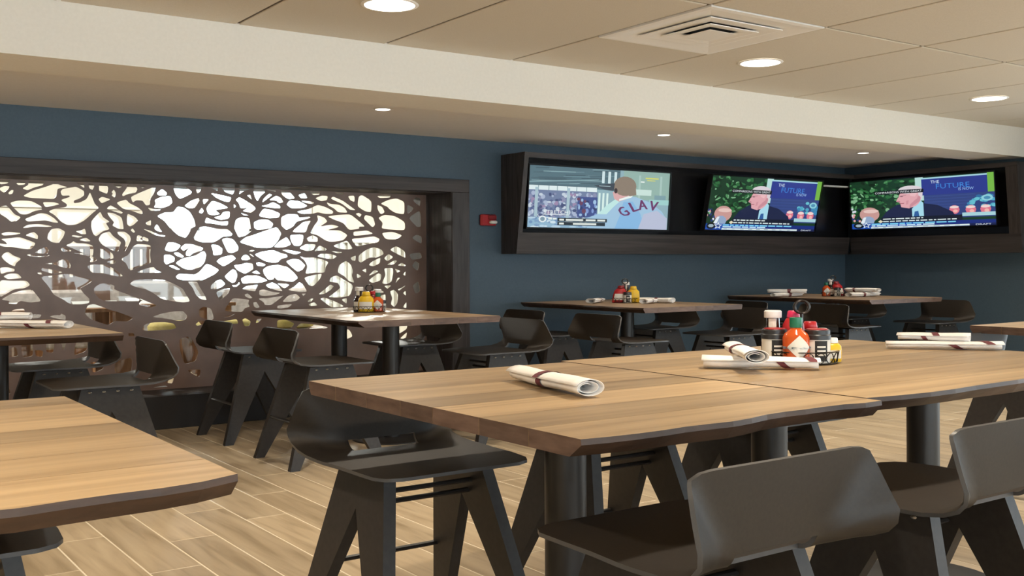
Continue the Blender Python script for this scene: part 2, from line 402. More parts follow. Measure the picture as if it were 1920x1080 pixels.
# ---------------------------------------------------------------- the cut-out tree screen in its dark wood frame
HOLES = """982 2395 1027 2395 1031 2394 1016 2363 982 2353;1060 2366 1085 2390 1105 2380 1101 2358 1073 2352;1091 2323 1120 2355 1122 2395 1203 2395 1187 2356 1151 2338 1116 2306;982 2320 1004 2338 1027 2335 1021 2311 999 2276 981 2301;1021 2274 1035 2301 1047 2302 1042 2271 1027 2261;1097 2252 1143 2304 1207 2342 1255 2380 1279 2362 1315 2346 1263 2331 1260 2273 1246 2231 1191 2235 1135 2236;1283 2298 1295 2325 1336 2339 1360 2350 1401 2313 1401 2270 1376 2238 1350 2221 1349 2194 1380 2203 1413 2236 1430 2303 1440 2261 1455 2192 1476 2158 1442 2106 1400 2034 1359 1994 1318 1989 1286 2019 1254 2082 1224 2112 1254 2140 1313 2158 1315 2185 1283 2221 1329 2251 1327 2266 1291 2260;1031 2181 1073 2204 1135 2202 1182 2155 1182 2125 1147 2112 1112 2077 1081 2079 1054 2127;1191 2197 1246 2198 1276 2183 1238 2162 1204 2149;981 2138 1012 2154 1031 2118 1050 2074 1081 2049 1057 2015 1034 2005 1011 2043 992 2064 981 2079;1104 2031 1143 2063 1182 2091 1214 2081 1246 2044 1268 2003 1238 2006 1206 2024 1166 2018 1119 2008;1092 1948 1119 1979 1174 1987 1236 1966 1214 1959 1154 1962 1111 1949;986 1890 1019 1909 1084 1897 1049 1880 1000 1873;1103 1878 1146 1911 1166 1875 1164 1841 1135 1859;986 1838 1030 1846 1072 1858 1107 1836 1152 1803 1127 1746 1080 1754 1037 1768 1003 1768 980 1782 980 1801 1018 1790 1007 1816;1218 1891 1234 1937 1270 1947 1302 1916 1294 1870 1269 1808 1237 1816 1214 1846;1357 1921 1384 1929 1406 1949 1413 1895 1388 1895;1336 1875 1347 1885 1396 1872 1371 1860;1375 1837 1412 1861 1437 1826 1408 1824;1308 1783 1337 1804 1348 1824 1362 1804 1413 1802 1446 1781 1449 1730 1444 1682 1405 1706 1358 1743;1364 2395 1401 2395 1405 2344 1381 2373;1426 2395 1445 2395 1457 2371 1447 2330 1430 2346;1483 2395 1523 2383 1531 2352 1524 2297 1497 2315 1482 2326;1552 2395 1565 2395 1599 2395 1606 2377 1586 2356;1606 2294 1634 2367 1634 2395 1673 2395 1690 2355 1679 2318 1638 2304 1612 2279;1701 2395 1726 2395 1737 2382 1719 2365 1706 2376;1478 2240 1497 2266 1543 2243 1514 2218 1495 2202;1548 2283 1556 2299 1548 2314 1561 2340 1571 2308 1565 2260;1522 2148 1543 2184 1577 2151 1607 2117 1599 2103 1552 2130;1575 2210 1629 2244 1646 2209 1690 2172 1716 2133 1712 2101 1655 2138 1612 2152;1631 2042 1635 2102 1672 2076 1692 2041 1668 1996 1646 1978 1633 1999;1524 2109 1560 2103 1603 2065 1613 1951 1585 1954 1551 1985 1562 2016 1539 2063;1459 2060 1488 2115 1501 2061 1537 2019 1515 2007 1536 1949 1500 1928 1465 1877 1450 1904 1440 1966 1442 2020;1479 1846 1496 1897 1538 1922 1555 1875 1598 1820 1589 1781 1581 1726 1547 1741 1496 1796;1579 1919 1620 1920 1646 1884 1652 1845 1637 1789 1619 1730 1613 1738 1624 1813 1615 1852 1585 1891;1650 1940 1663 1958 1676 1925 1667 1913;1682 1831 1688 1891 1714 1880 1718 1828;1600 1651 1645 1698 1663 1770 1689 1798 1762 1787 1755 1698 1761 1610 1697 1579 1647 1536 1628 1611;988 1675 1003 1708 1022 1716 1045 1682 1082 1656 1056 1615 1051 1585 1029 1601 1003 1638;1150 1713 1182 1750 1209 1770 1221 1736 1213 1705 1181 1705;1111 1690 1126 1699 1154 1682 1189 1679 1225 1690 1205 1673 1166 1671 1134 1675;1281 1751 1294 1770 1338 1732 1314 1721 1289 1724;1343 1707 1385 1710 1427 1694 1469 1648 1451 1624 1428 1621 1437 1654 1420 1681 1381 1697;1487 1764 1513 1753 1551 1706 1559 1663 1534 1647 1504 1651 1485 1675 1489 1721;1521 1624 1551 1639 1570 1635 1563 1604 1542 1604;1201 1607 1245 1614 1293 1648 1318 1640 1330 1590 1326 1563 1289 1572 1249 1599;1183 1542 1189 1570 1245 1545 1291 1523 1237 1511;1161 1520 1177 1524 1205 1504 1169 1507;1418 1582 1458 1597 1516 1592 1559 1553 1608 1481 1576 1478 1533 1498 1495 1515 1445 1515;980 1571 1018 1575 1050 1556 1048 1537 1014 1530 985 1512;997 1489 1025 1515 1064 1514 1085 1473 1048 1466 1018 1463;980 1453 1037 1444 1106 1444 1124 1404 1095 1375 1048 1369 1010 1326 979 1297;987 1271 1036 1325 1087 1353 1133 1359 1153 1313 1178 1251 1121 1239 1075 1260 1059 1227 1021 1236 1029 1258;1183 1478 1253 1488 1325 1504 1374 1474 1445 1442 1411 1396 1376 1366 1399 1311 1426 1264 1423 1225 1386 1215 1329 1218 1288 1270 1248 1309 1224 1386;1455 1360 1488 1403 1522 1408 1563 1382 1559 1351 1580 1331 1628 1298 1677 1261 1715 1231 1666 1230 1515 1237 1481 1266 1461 1311;1680 1516 1754 1562 1781 1566 1790 1538 1826 1513 1754 1510;1651 1397 1679 1436 1754 1442 1839 1432 1893 1390 1943 1340 1957 1291 1982 1216 1943 1206 1911 1215 1825 1243 1785 1297 1741 1343 1688 1364;1423 1194 1457 1204 1541 1141 1575 1124 1661 1060 1626 1026 1562 1038 1528 997 1436 1062 1407 1118;1017 1140 1052 1175 1098 1180 1098 1127 1180 1123 1168 1089 1086 1091 1055 1122;1220 1098 1252 1111 1276 1106 1280 1125 1304 1100 1302 1058;1699 1254 1750 1212 1798 1177 1758 1158 1718 1178 1698 1182;1842 1743 1860 1820 1901 1816 1935 1788 1910 1739 1874 1725;1933 1764 1961 1805 2012 1797 2063 1765 2058 1740 2002 1707 1988 1682 1965 1687 1965 1723 1984 1768 1951 1731;1892 1711 1919 1719 1953 1678 1942 1662 1910 1682;1837 1691 1874 1691 1898 1666 1896 1626 1873 1610 1851 1594 1839 1618;1905 1609 1946 1654 2011 1678 2068 1732 2082 1691 2072 1616 2048 1567 1992 1539 1955 1552;1864 1581 1891 1585 1930 1544 1914 1538 1878 1565;1909 1471 1928 1499 1974 1494 2011 1486 2044 1518 2081 1596 2105 1583 2157 1533 2133 1492 2095 1459 2057 1427 2001 1427 1946 1434 1918 1447;2113 1798 2153 1795 2182 1757 2177 1699 2127 1687 2124 1741;2145 1624 2172 1662 2239 1691 2264 1653 2225 1607 2188 1570;2195 1465 2220 1507 2244 1540 2263 1523 2273 1472 2258 1405 2239 1397 2210 1432;2251 1582 2298 1590 2327 1606 2367 1598 2372 1542 2347 1513 2317 1493 2273 1531;2298 1661 2313 1691 2337 1691 2357 1649 2332 1636 2300 1640;2345 1704 2362 1699 2377 1674 2367 1674;2342 1733 2362 1746 2380 1742 2367 1725;2382 1695 2427 1725 2498 1743 2539 1717 2585 1695 2590 1669 2549 1648 2528 1614 2493 1610 2447 1627;2389 1606 2412 1614 2452 1588 2437 1570 2397 1576;2437 1533 2467 1567 2533 1581 2590 1557 2631 1496 2657 1440 2624 1400 2574 1410 2525 1420 2507 1451 2502 1429 2472 1421 2442 1486;2359 1504 2392 1525 2417 1491 2397 1487;2295 1438 2332 1471 2396 1470 2462 1417 2426 1397 2361 1390 2307 1387;2239 1372 2268 1372 2283 1405 2287 1384 2268 1355 2248 1354;2302 1328 2332 1361 2401 1372 2391 1342 2381 1300 2341 1314;2451 1366 2492 1395 2528 1364 2561 1294 2517 1309 2467 1340;2411 1308 2436 1320 2487 1292 2543 1279 2507 1257 2446 1251 2411 1257;2401 1223 2466 1225 2538 1239 2563 1247 2527 1201 2486 1151 2443 1153 2441 1179;2317 1269 2336 1281 2366 1233 2346 1227 2324 1243;2371 1182 2391 1185 2411 1133 2391 1122 2373 1139;2197 1102 2204 1139 2243 1230 2282 1224 2344 1209 2336 1175 2346 1141 2316 1125 2301 1088 2248 1091;2111 1335 2114 1376 2142 1417 2171 1433 2198 1386 2176 1353 2142 1334;2142 1300 2181 1328 2229 1339 2209 1273 2180 1232 2161 1221;1974 1413 2029 1411 2043 1361 2071 1278 2085 1224 2048 1234 2020 1280 2006 1346;2040 1123 2066 1150 2113 1127 2127 1035 2113 1011 2085 1021 2042 1049;1771 1061 1827 1094 1895 1110 1945 1112 1968 1061 1954 1021 1917 1016 1827 1050;1729 988 1773 1005 1840 1004 1890 985 1904 943 1881 929 1737 923 1715 941;2019 972 2042 1004 2085 1001 2080 972 2028 955;2182 990 2267 1010 2277 959 2223 963;2301 1000 2321 1015 2355 979 2345 933 2316 931;2385 960 2395 1002 2425 1005 2405 968;2182 1032 2262 1069 2223 1038;1655 2273 1697 2311 1750 2355 1790 2385 1783 2321 1758 2255 1758 2203 1736 2194 1719 2241 1684 2243 1666 2218;1799 2322 1828 2365 1855 2329 1852 2301 1807 2298;1898 2395 1903 2395 1971 2395 1962 2395 1999 2350 1994 2326 1930 2269 1907 2312 1896 2368;2029 2395 2058 2395 2060 2395 2046 2345 2032 2332 2025 2368;1787 2249 1825 2283 1875 2294 1886 2230 1866 2196 1825 2170 1780 2176 1794 2209;1747 2171 1785 2156 1821 2155 1812 2144 1763 2139;1957 2201 1994 2252 2041 2286 2043 2254 2017 2179 1980 2177;2064 2272 2102 2274 2071 2215;2038 2135 2059 2185 2071 2149 2059 2123;1802 2085 1847 2123 1893 2125 1916 2183 1952 2176 1985 2137 2012 2056 2019 1990 1993 1973 1979 1916 1961 1874 1920 1898 1874 1970 1843 2042;2119 2391 2131 2395 2157 2395 2154 2369 2135 2376;2181 2395 2183 2395 2246 2395 2261 2395 2246 2332 2202 2355;2280 2395 2285 2395 2334 2395 2349 2395 2310 2370 2285 2335 2292 2386;2374 2395 2444 2395 2449 2370 2419 2326 2401 2269 2384 2315;2459 2395 2469 2395 2518 2395 2515 2374 2490 2386;2116 2337 2154 2331 2193 2317 2236 2303 2226 2256 2193 2258 2145 2293;2087 2182 2121 2259 2168 2236 2221 2189 2140 2164 2154 2144 2168 2124 2125 2110 2097 2121;2130 2085 2173 2107 2187 2145 2228 2151 2223 2080 2173 2061;2078 2025 2087 2083 2120 2060 2168 2041 2216 2050 2211 2004 2168 2007 2125 2022;2014 1875 2045 1975 2078 1988 2120 1973 2163 1961 2211 1963 2240 1913 2230 1892 2182 1887 2153 1849 2129 1828 2058 1827 2021 1847;2179 1853 2211 1871 2250 1854 2279 1779 2276 1741 2244 1716 2215 1720 2196 1787;2265 2275 2287 2305 2319 2278 2369 2230 2388 2192 2358 2144 2304 2163 2339 2198 2294 2188 2285 2242;2251 2232 2268 2212 2253 2186;2294 2142 2348 2114 2314 2113;2332 2329 2356 2339 2366 2280;2431 2258 2439 2301 2474 2355 2495 2343 2459 2294;2474 2286 2520 2336 2551 2316 2566 2270 2540 2255 2520 2284;2421 2219 2464 2234 2499 2266 2545 2230 2545 2200 2499 2202;2408 2112 2438 2190 2489 2180 2545 2144 2535 2100 2468 2091;2255 1972 2265 2065 2299 2091 2348 2085 2355 1992 2358 1941 2318 1898 2281 1884 2269 1930;2378 2043 2413 2070 2468 2072 2499 2030 2488 1987 2448 1973 2398 1963 2380 1984;2291 1830 2333 1885 2388 1912 2448 1952 2519 1992 2550 1928 2529 1850 2488 1772 2397 1772 2333 1805;2503 1777 2539 1842 2586 1890 2617 1808 2565 1773;1702 1853 1723 1876 1751 1854 1747 1828 1727 1835;1720 1954 1758 1939 1811 1896 1845 1892 1838 1876 1784 1895;1780 1959 1798 2008 1829 1924 1798 1936;1733 2014 1765 2047 1764 1991 1744 1994;2550 2395 2610 2378 2643 2316 2599 2304 2560 2343;2665 2354 2710 2375 2727 2321 2682 2318;2588 2244 2610 2291 2671 2285 2727 2237 2693 2212 2620 2204;2682 2290 2738 2289 2769 2276 2760 2257 2715 2267;2738 2395 2818 2395 2806 2367 2766 2357;2778 2323 2823 2354 2864 2352 2858 2309 2818 2293;2887 2325 2904 2347 2974 2301 3021 2246 3057 2205 3015 2208 2962 2272 2921 2298;2858 2281 2887 2263 2945 2257 2980 2225 3000 2174 2933 2176 2910 2213 2869 2248;2656 2169 2738 2200 2795 2249 2852 2224 2898 2184 2892 2155 2840 2153 2794 2170 2760 2150 2693 2147;2910 2395 2969 2395 2971 2377 2933 2377;3004 2360 3051 2368 3051 2296 3021 2313;3072 2249 3081 2355 3105 2377 3172 2312 3168 2186 3123 2198;3214 2372 3264 2395 3316 2388 3307 2363 3233 2352;3239 2286 3301 2333 3357 2351 3414 2315 3413 2172 3344 2188 3300 2231 3294 2250;3214 2270 3251 2248 3269 2190 3238 2165 3217 2217;2554 2105 2598 2138 2659 2136 2670 2100 2737 2116 2743 2102 2653 2062 2631 2006 2587 1968 2554 2013;2620 1946 2670 2016 2692 2050 2749 2075 2726 2009 2715 1943;2745 1935 2771 2010 2800 2076 2791 2132 2840 2106 2863 2064 2811 2007 2886 2032 2944 2010 2857 1970 2944 1972 2997 1921 2967 1864 2885 1843 2845 1862 2794 1917;2720 1878 2760 1912 2794 1884 2793 1838 2731 1841;2866 2121 2933 2140 3021 2151 3074 2086 3122 2020 3080 2019 3080 1995 3009 1979 2973 2054 2909 2090;3057 2162 3081 2173 3102 2154 3086 2125;3116 2107 3129 2150 3183 2128 3198 2042 3177 2012 3147 2059;3223 2120 3269 2156 3344 2144 3416 2078 3416 1984 3244 1999 3257 2063;3044 1956 3086 1962 3140 1972 3183 1940 3128 1924 3044 1911;3029 1874 3098 1885 3189 1906 3228 1877 3219 1843 3140 1818 3065 1789;2900 1796 2955 1830 2997 1855 3038 1764 2990 1755 2932 1768;3247 1946 3325 1962 3400 1920 3343 1874 3275 1878;2609 1909 2698 1915 2692 1831 2675 1794 2636 1794 2617 1840;2669 1766 2714 1813 2782 1809 2765 1748 2720 1734;2770 1730 2805 1800 2856 1758 2845 1739 2805 1744;2553 1747 2597 1747 2686 1720 2641 1697 2597 1718;2787 1674 2816 1707 2879 1702 2926 1678 2891 1641;2879 1737 2967 1723 2932 1710;3305 1752 3355 1796 3418 1733 3421 1658 3368 1698;3082 1688 3134 1751 3188 1780 3243 1751 3259 1703 3206 1664 3152 1664 3097 1606 3079 1626;3020 1659 3058 1688 3055 1626 3031 1631;3151 1577 3170 1611 3237 1664 3231 1596 3182 1562;3262 1654 3293 1703 3333 1668 3286 1620;3280 1576 3336 1629 3361 1624 3336 1585;3361 1570 3393 1599 3424 1574 3421 1560;3481 2338 3503 2374 3539 2361 3535 2271 3497 2309;3436 2286 3484 2249 3471 2209 3435 2178;3445 2128 3535 2222 3541 2032 3509 2026;3470 1891 3502 1932 3544 1913 3544 1823;3450 1703 3534 1723 3546 1653 3469 1634;2583 1621 2630 1648 2669 1639 2711 1578 2691 1532 2657 1509 2613 1570;2675 1676 2714 1657 2765 1662 2827 1638 2865 1610 2844 1558 2838 1497 2775 1498 2710 1485 2725 1569 2708 1625;2702 1439 2747 1461 2821 1483 2809 1427 2764 1349 2735 1354;2593 1312 2635 1339 2668 1393 2696 1360 2721 1285 2651 1287;2525 1383 2580 1377 2604 1363 2569 1324 2541 1360;2557 1181 2596 1248 2646 1265 2673 1222 2651 1190 2607 1179;2682 1263 2713 1262 2696 1239;2525 1141 2623 1153 2596 1119 2552 1108 2524 1112;2721 1173 2741 1205 2763 1209 2752 1177;2729 1145 2769 1167 2792 1128 2741 1126;2798 1254 2838 1304 2878 1360 2901 1340 2884 1303 2838 1257;2873 1388 2884 1435 2925 1458 2978 1404 3037 1346 3013 1232 2942 1216 2866 1223 2895 1255 2948 1320 2931 1377;2931 1496 2943 1576 2990 1623 3025 1575 3037 1508 3028 1461 3046 1379 3007 1399 2978 1452;2809 1202 2838 1215 2907 1170 2977 1110 2889 1104 2860 1134;2954 1187 2995 1204 2992 1137;3064 1479 3100 1450 3067 1426;3100 1517 3133 1536 3133 1487;3148 1400 3218 1481 3243 1461 3236 1398 3175 1371;3148 1453 3188 1516 3221 1505 3188 1477;3261 1534 3327 1538 3330 1484 3317 1382 3273 1358 3245 1369 3273 1456;3342 1533 3386 1503 3355 1486;3399 1463 3424 1502 3421 1448;3345 1366 3361 1425 3383 1424;3261 1334 3317 1338 3285 1299;3360 1287 3430 1339 3373 1277;3304 1265 3335 1283 3366 1233 3360 1130 3335 1087 3310 1122 3322 1190;3398 1246 3423 1270 3426 1211;3175 1284 3224 1296 3264 1261 3217 1248;3233 1218 3273 1236 3273 1153 3236 1175;3398 1079 3429 1142 3429 1067;3081 1258 3108 1276 3114 1199 3081 1210;2524 981 2579 982 2637 937 2606 884 2524 887;2675 939 2802 910 2860 880 2837 870 2645 878;3272 851 3297 849 3318 784 3290 801;3253 789 3303 746 3296 703 3250 707;3347 875 3435 869 3428 820 3362 766;3378 716 3432 786 3425 722 3396 709;3469 1561 3495 1621 3527 1590 3514 1501;3475 1333 3520 1381 3532 1262 3494 1233;2918 829 3006 851 3035 763 2952 722;1081 853 1138 843 1138 728 1085 718;1206 868 1246 869 1241 748 1204 762;1279 857 1308 854 1292 758;1357 845 1418 845 1412 752 1346 712;1564 623 1656 666 1650 508 1563 518;1924 824 1986 847 2035 683 2016 592 1954 566 1930 693;1963 503 2050 501 2038 414;990 583 1031 390 1008 383;1085 523 1140 581 1116 439;1636 909 1665 904 1671 875 1638 874;1148 787 1190 773 1185 713 1153 726;1009 800 1055 825 1065 735 1019 729;1248 554 1302 568 1313 516 1259 492;1429 637 1490 641 1501 567 1445 531;1772 345 1838 357 1856 345 1790 345;1838 465 1893 448 1881 373 1844 389"""
scr = thing('decorative_screen', (0, YW, 0), 0, 'brown tree-branch cut-out screen in a charcoal wood frame on blue wall', 'screen')
def sp(name, mb, m, **k):
    mb.v = [(x, y-YW, z) for x, y, z in mb.v]
    return mb.build(name, m, scr, **k)
FP = .045
sp('top_rail', MB().bbox(-.7, 3.72, YW-FP, YW+.02, OZ1, 2.56), M['dark_wood_x'])
sp('side_post', MB().bbox(OX1, 3.72, YW-FP, YW+.02, 0, OZ1), M['dark_wood_z'])
sp('side_post', MB().bbox(-.7, OX0, YW-FP, YW+.02, 0, OZ1), M['dark_wood_z'])
sp('base_board', MB().bbox(OX0, OX1, YW-FP, YW+.02, 0, OZ0), M['black_wood'])
sp('sill_board', MB().box(OX0, OX1, YW+.02, 6.33, OZ0-.03, OZ0), M['dark_wood_x'])
sp('jamb', MB().box(OX1-.002, OX1+.02, YW-FP+.01, 6.33, OZ0, OZ1), M['dark_wood_z'])
sp('jamb', MB().box(OX0-.02, OX0+.002, YW-FP+.01, 6.33, OZ0, OZ1), M['dark_wood_z'])
sp('head_board', MB().box(OX0, OX1, YW+.02, 6.33, OZ1-.004, OZ1+.02), M['dark_wood_x'])
sp('glass_pane', MB().box(OX0, OX1, 6.105, 6.111, OZ0, OZ1), M['glass'])

def chaikin(p, q):
    out = []
    for i in range(len(p)):
        a, c = p[i], p[(i+1) % len(p)]
        out.append((a[0]*(1-q)+c[0]*q, a[1]*(1-q)+c[1]*q)); out.append((a[0]*q+c[0]*(1-q), a[1]*q+c[1]*(1-q)))
    return out
def grow(p):
    mx = sum(x for x, z in p)/len(p); mz = sum(z for x, z in p)/len(p)
    return [(mx+(x-mx)*1.045, min(2.398, mz+(z-mz)*1.045)) for x, z in p]
polys = []
for h in HOLES.split(';'):
    q = [int(t)/1000 for t in h.split()]
    polys.append([(q[i], q[i+1]) for i in range(0, len(q), 2)])
extra = []
for p in polys:                                  # the part of the screen left of the photograph
    if min(x for x, z in p) > .965 and max(x for x, z in p) < 2.38:
        extra.append([(1.90-x, z) for x, z in reversed(p)])
cu = bpy.data.curves.new('panel', 'CURVE'); cu.dimensions = '2D'; cu.fill_mode = 'BOTH'; cu.extrude = .0045
def spline(p):
    sp_ = cu.splines.new('POLY'); sp_.points.add(len(p)-1)
    for pt, (x, z) in zip(sp_.points, p): pt.co = (x*S, z, 0, 1)
    sp_.use_cyclic_u = True
spline([(OX0+.003, OZ0), (OX1-.004, OZ0), (OX1-.004, OZ1-.006), (OX0+.003, OZ1-.006)])
for p in polys + extra: spline(chaikin(chaikin(grow(p), .15), .22))
tmp = bpy.data.objects.new('panel_curve', cu); COL.objects.link(tmp)
dg = bpy.context.evaluated_depsgraph_get()
pm = bpy.data.meshes.new_from_object(tmp.evaluated_get(dg))
bpy.data.objects.remove(tmp)
pm.transform(Matrix.Rotation(PI/2, 4, 'X')); pm.materials.clear(); pm.materials.append(M['screen_brown']); pm.name = 'cut_panel'
link('cut_panel', pm, scr, (0, 6.07-YW, 0))

# ---------------------------------------------------------------- recessed lamps, diffuser, fire alarm
ring = MB().lathe(0, 0, [(.104, .0), (.110, -.004), (.108, -.007), (.096, -.009), (.093, .004)], 40, cap=False).mesh('trim_ring', M['white_metal'], 40)
lens = MB().lathe(0, 0, [(.096, .0), (.095, -.008), (.08, -.0105), (.04, -.0115)], 40).mesh('lens', M['lens'], 40)
names = {(2, 0): 'large round ceiling lamp cut by the photograph top edge left of the air diffuser',
         (3, 0): 'round ceiling lamp just right of the square air diffuser',
         (4, 0): 'round ceiling lamp farthest right in the tan tile ceiling'}
cols = ('farthest left', 'left', 'midway', 'right', 'farthest right')
rws = ('in the front row', 'above the camera', 'behind the camera', 'in the rearmost row')
for i, lx in enumerate((-2.2, -.15, 1.91, 3.97, 6.0)):
    for j, ly in enumerate((3.50, 1.45, -.6, -2.6)):
        lb = names.get((i, j), 'round ceiling lamp %s %s, out of view' % (cols[i], rws[j]))
        d = thing('recessed_lamp', (lx, ly, ZC-.002), 0, lb, 'ceiling lamp', 'round lamps in the tiled ceiling')
        link('trim_ring', ring, d); link('lens', lens, d)
        lamp('lamp_light', d, (0, 0, -.03), LAMP_W, WARM, .09, 150)
ring2 = MB().lathe(0, 0, [(.056, .0), (.058, -.002), (.040, -.004), (.038, .004)], 32, cap=False).mesh('trim_ring', M['white_metal'], 40)
lens2 = MB().lathe(0, 0, [(.038, .0), (.036, -.005), (.018, -.007)], 28).mesh('lens', M['lens'], 40)
sl = {2.63: 'small recessed lamp in lowered ceiling above the branch screen', 4.65: 'small recessed lamp in lowered ceiling above the baseball television', 6.69: 'small recessed lamp in lowered ceiling nearest the television corner',
      .61: 'small recessed lamp in lowered ceiling just out of view at left', -1.4: 'small recessed lamp in lowered ceiling far out of view at left'}
for lx in (-1.4, .61, 2.63, 4.65, 6.69):
    d = thing('small_lamp', (lx, 4.9, ZA-.001), 0, sl[lx], 'ceiling lamp', 'small lamps in the lowered ceiling')
    link('trim_ring', ring2, d); link('lens', lens2, d)
    lamp('lamp_light', d, (0, 0, -.03), SOFFIT_W, WARM, .05, 120)

dif = thing('air_diffuser', (2.93+tw/2, 2.83+.336, ZC), 0, 'square white stepped air diffuser set in the tan tile ceiling', 'air vent')
fr = MB(); H = .335
def sqring(mb, a0, z0, a1, z1, mi=0):
    q = [(-a0,-a0,z0),(a0,-a0,z0),(a0,a0,z0),(-a0,a0,z0),(-a1,-a1,z1),(a1,-a1,z1),(a1,a1,z1),(-a1,a1,z1)]
    mb.add(q, [(0,1,5,4),(1,2,6,5),(2,3,7,6),(3,0,4,7)], mi)
sqring(fr, H, .01, H, -.006); sqring(fr, H, -.006, H-.025, -.009); sqring(fr, H-.025, -.009, .13, .024); sqring(fr, .13, .024, .125, .024)
fr.build('frame', M['white_metal'], dif)
for a, z0, a1, z1 in ((.215, -.009, .13, .006), (.145, -.018, .085, -.005)):
    q = MB(); sqring(q, a, z0+.006, a, z0); sqring(q, a, z0, a-.010, z0-.001); sqring(q, a-.010, z0-.001, a1, z1); sqring(q, a, z0+.006, a1+.008, z1+.004)
    q.build('louvre', M['white_metal'], dif)
q = MB(); sqring(q, .085, -.024, .078, -.027); q.add([(-.078,-.078,-.027),(.078,-.078,-.027),(.078,.078,-.027),(-.078,.078,-.027)], [(0,1,2,3)]); sqring(q, .085, -.024, .03, -.008)
q.build('centre_plate', M['white_metal'], dif)
MB().lathe(0, 0, [(.125, .0245), (.125, .10)], 36).build('duct_neck', M['dark_hole'], dif)

al = thing('fire_alarm', (3.883, YW, 2.10), 0, 'small red fire alarm strobe on blue wall between screen and televisions', 'fire alarm')
MB().bbox(-.062, .062, -.030, 0, -.068, .068, .010).build('body', M['red'], al, 40)
MB().bbox(-.010, .056, -.042, -.028, .005, .058, .006).build('horn_cover', M['red_dark'], al, 40)
MB().bbox(-.006, .050, -.062, -.028, -.046, -.006, .010).build('strobe_lens', M['white_cap'], al, 40, label='clear white strobe lens')

# ---------------------------------------------------------------- television corner: charcoal wood surround
sur = thing('television_surround', (4.0, YW, 1.70), 0, 'charcoal wood box surround wrapping the wall corner behind three televisions', 'wall cabinet')
Z0, Z1 = 1.70, 2.88
def yb(z): return 5.615 - (z-Z0)*.085        # front face on the back wall leans forward at the top
def xb(z): return 7.475 - (z-Z0)*.06         # same on the right wall
def sb(name, pts8, m):
    mb = MB().hexa([(x-4.0, y-YW, z-Z0) for x, y, z in pts8]); return mb.build(name, m, sur)
def face_back(name, x0, x1, z0, z1, m, t=.03):
    sb(name, [(x0,yb(z0),z0),(x1,yb(z0),z0),(x1,yb(z0)+t,z0),(x0,yb(z0)+t,z0),(x0,yb(z1),z1),(x1,yb(z1),z1),(x1,yb(z1)+t,z1),(x0,yb(z1)+t,z1)], m)
def face_right(name, y0, y1, z0, z1, m, t=.03):
    sb(name, [(xb(z0),y0,z0),(xb(z0)+t,y0,z0),(xb(z0)+t,y1,z0),(xb(z0),y1,z0),(xb(z1),y0,z1),(xb(z1)+t,y0,z1),(xb(z1)+t,y1,z1),(xb(z1),y1,z1)], m)
face_back('lower_board', 4.0, 7.45, Z0, 1.95, M['dark_wood_x'])
face_back('upper_board', 4.0, 7.42, 2.82, Z1, M['dark_wood_x'])
face_back('side_stile', 4.0, 4.035, 1.95, 2.82, M['dark_wood_z'])
face_right('lower_board', 4.11, 5.60, Z0, 1.95, M['dark_wood_y'])
face_right('upper_board', 4.11, 5.56, 2.82, Z1, M['dark_wood_y'])
face_right('side_stile', 4.11, 4.20, 1.95, 2.82, M['dark_wood_z'])
sb('end_panel', [(4.0,yb(Z0)+.03,Z0),(4.03,yb(Z0)+.03,Z0),(4.03,YW,Z0),(4.0,YW,Z0),(4.0,yb(Z1)+.03,Z1),(4.03,yb(Z1)+.03,Z1),(4.03,YW,Z1),(4.0,YW,Z1)], M['dark_wood_z'])
sb('end_panel', [(xb(Z0)+.03,4.11,Z0),(XW,4.11,Z0),(XW,4.14,Z0),(xb(Z0)+.03,4.14,Z0),(xb(Z1)+.03,4.11,Z1),(XW,4.11,Z1),(XW,4.14,Z1),(xb(Z1)+.03,4.14,Z1)], M['dark_wood_z'])
sb('back_panel', [(4.03,5.73,1.73),(7.60,5.73,1.73),(7.60,5.76,1.73),(4.03,5.76,1.73),(4.03,5.71,2.85),(7.60,5.71,2.85),(7.60,5.76,2.85),(4.03,5.76,2.85)], M['tv_black'])
sb('back_panel', [(7.59,4.14,1.73),(7.62,4.14,1.73),(7.62,5.70,1.73),(7.59,5.70,1.73),(7.57,4.14,2.85),(7.62,4.14,2.85),(7.62,5.66,2.85),(7.57,5.66,2.85)], M['tv_black'])
sb('shelf_board', [(4.03,5.64,1.70),(7.60,5.64,1.70),(7.60,YW,1.70),(4.03,YW,1.70),(4.03,5.64,1.73),(7.60,5.64,1.73),(7.60,YW,1.73),(4.03,YW,1.73)], M['black_wood'])
sb('shelf_board', [(7.50,4.14,1.70),(XW,4.14,1.70),(XW,5.64,1.70),(7.50,5.64,1.70),(7.50,4.14,1.73),(XW,4.14,1.73),(XW,5.64,1.73),(7.50,5.64,1.73)], M['black_wood'])
sb('cable_cover', [(7.06,5.60,2.70),(7.46,5.60,2.70),(7.46,5.64,2.70),(7.06,5.64,2.70),(7.06,5.60,2.722),(7.46,5.60,2.722),(7.46,5.64,2.722),(7.06,5.64,2.722)], M['white_metal'])

# ---------------------------------------------------------------- pictures for the three televisions
TXT = {}
def text_tris(s):
    if s not in TXT:
        c = bpy.data.curves.new('t', 'FONT'); c.body = s; c.resolution_u = 2
        o = bpy.data.objects.new('t', c); COL.objects.link(o)
        me = bpy.data.meshes.new_from_object(o.evaluated_get(bpy.context.evaluated_depsgraph_get()))
        TXT[s] = ([(v.co.x, v.co.y) for v in me.vertices], [tuple(p.vertices) for p in me.polygons])
        bpy.data.objects.remove(o)
    return TXT[s]

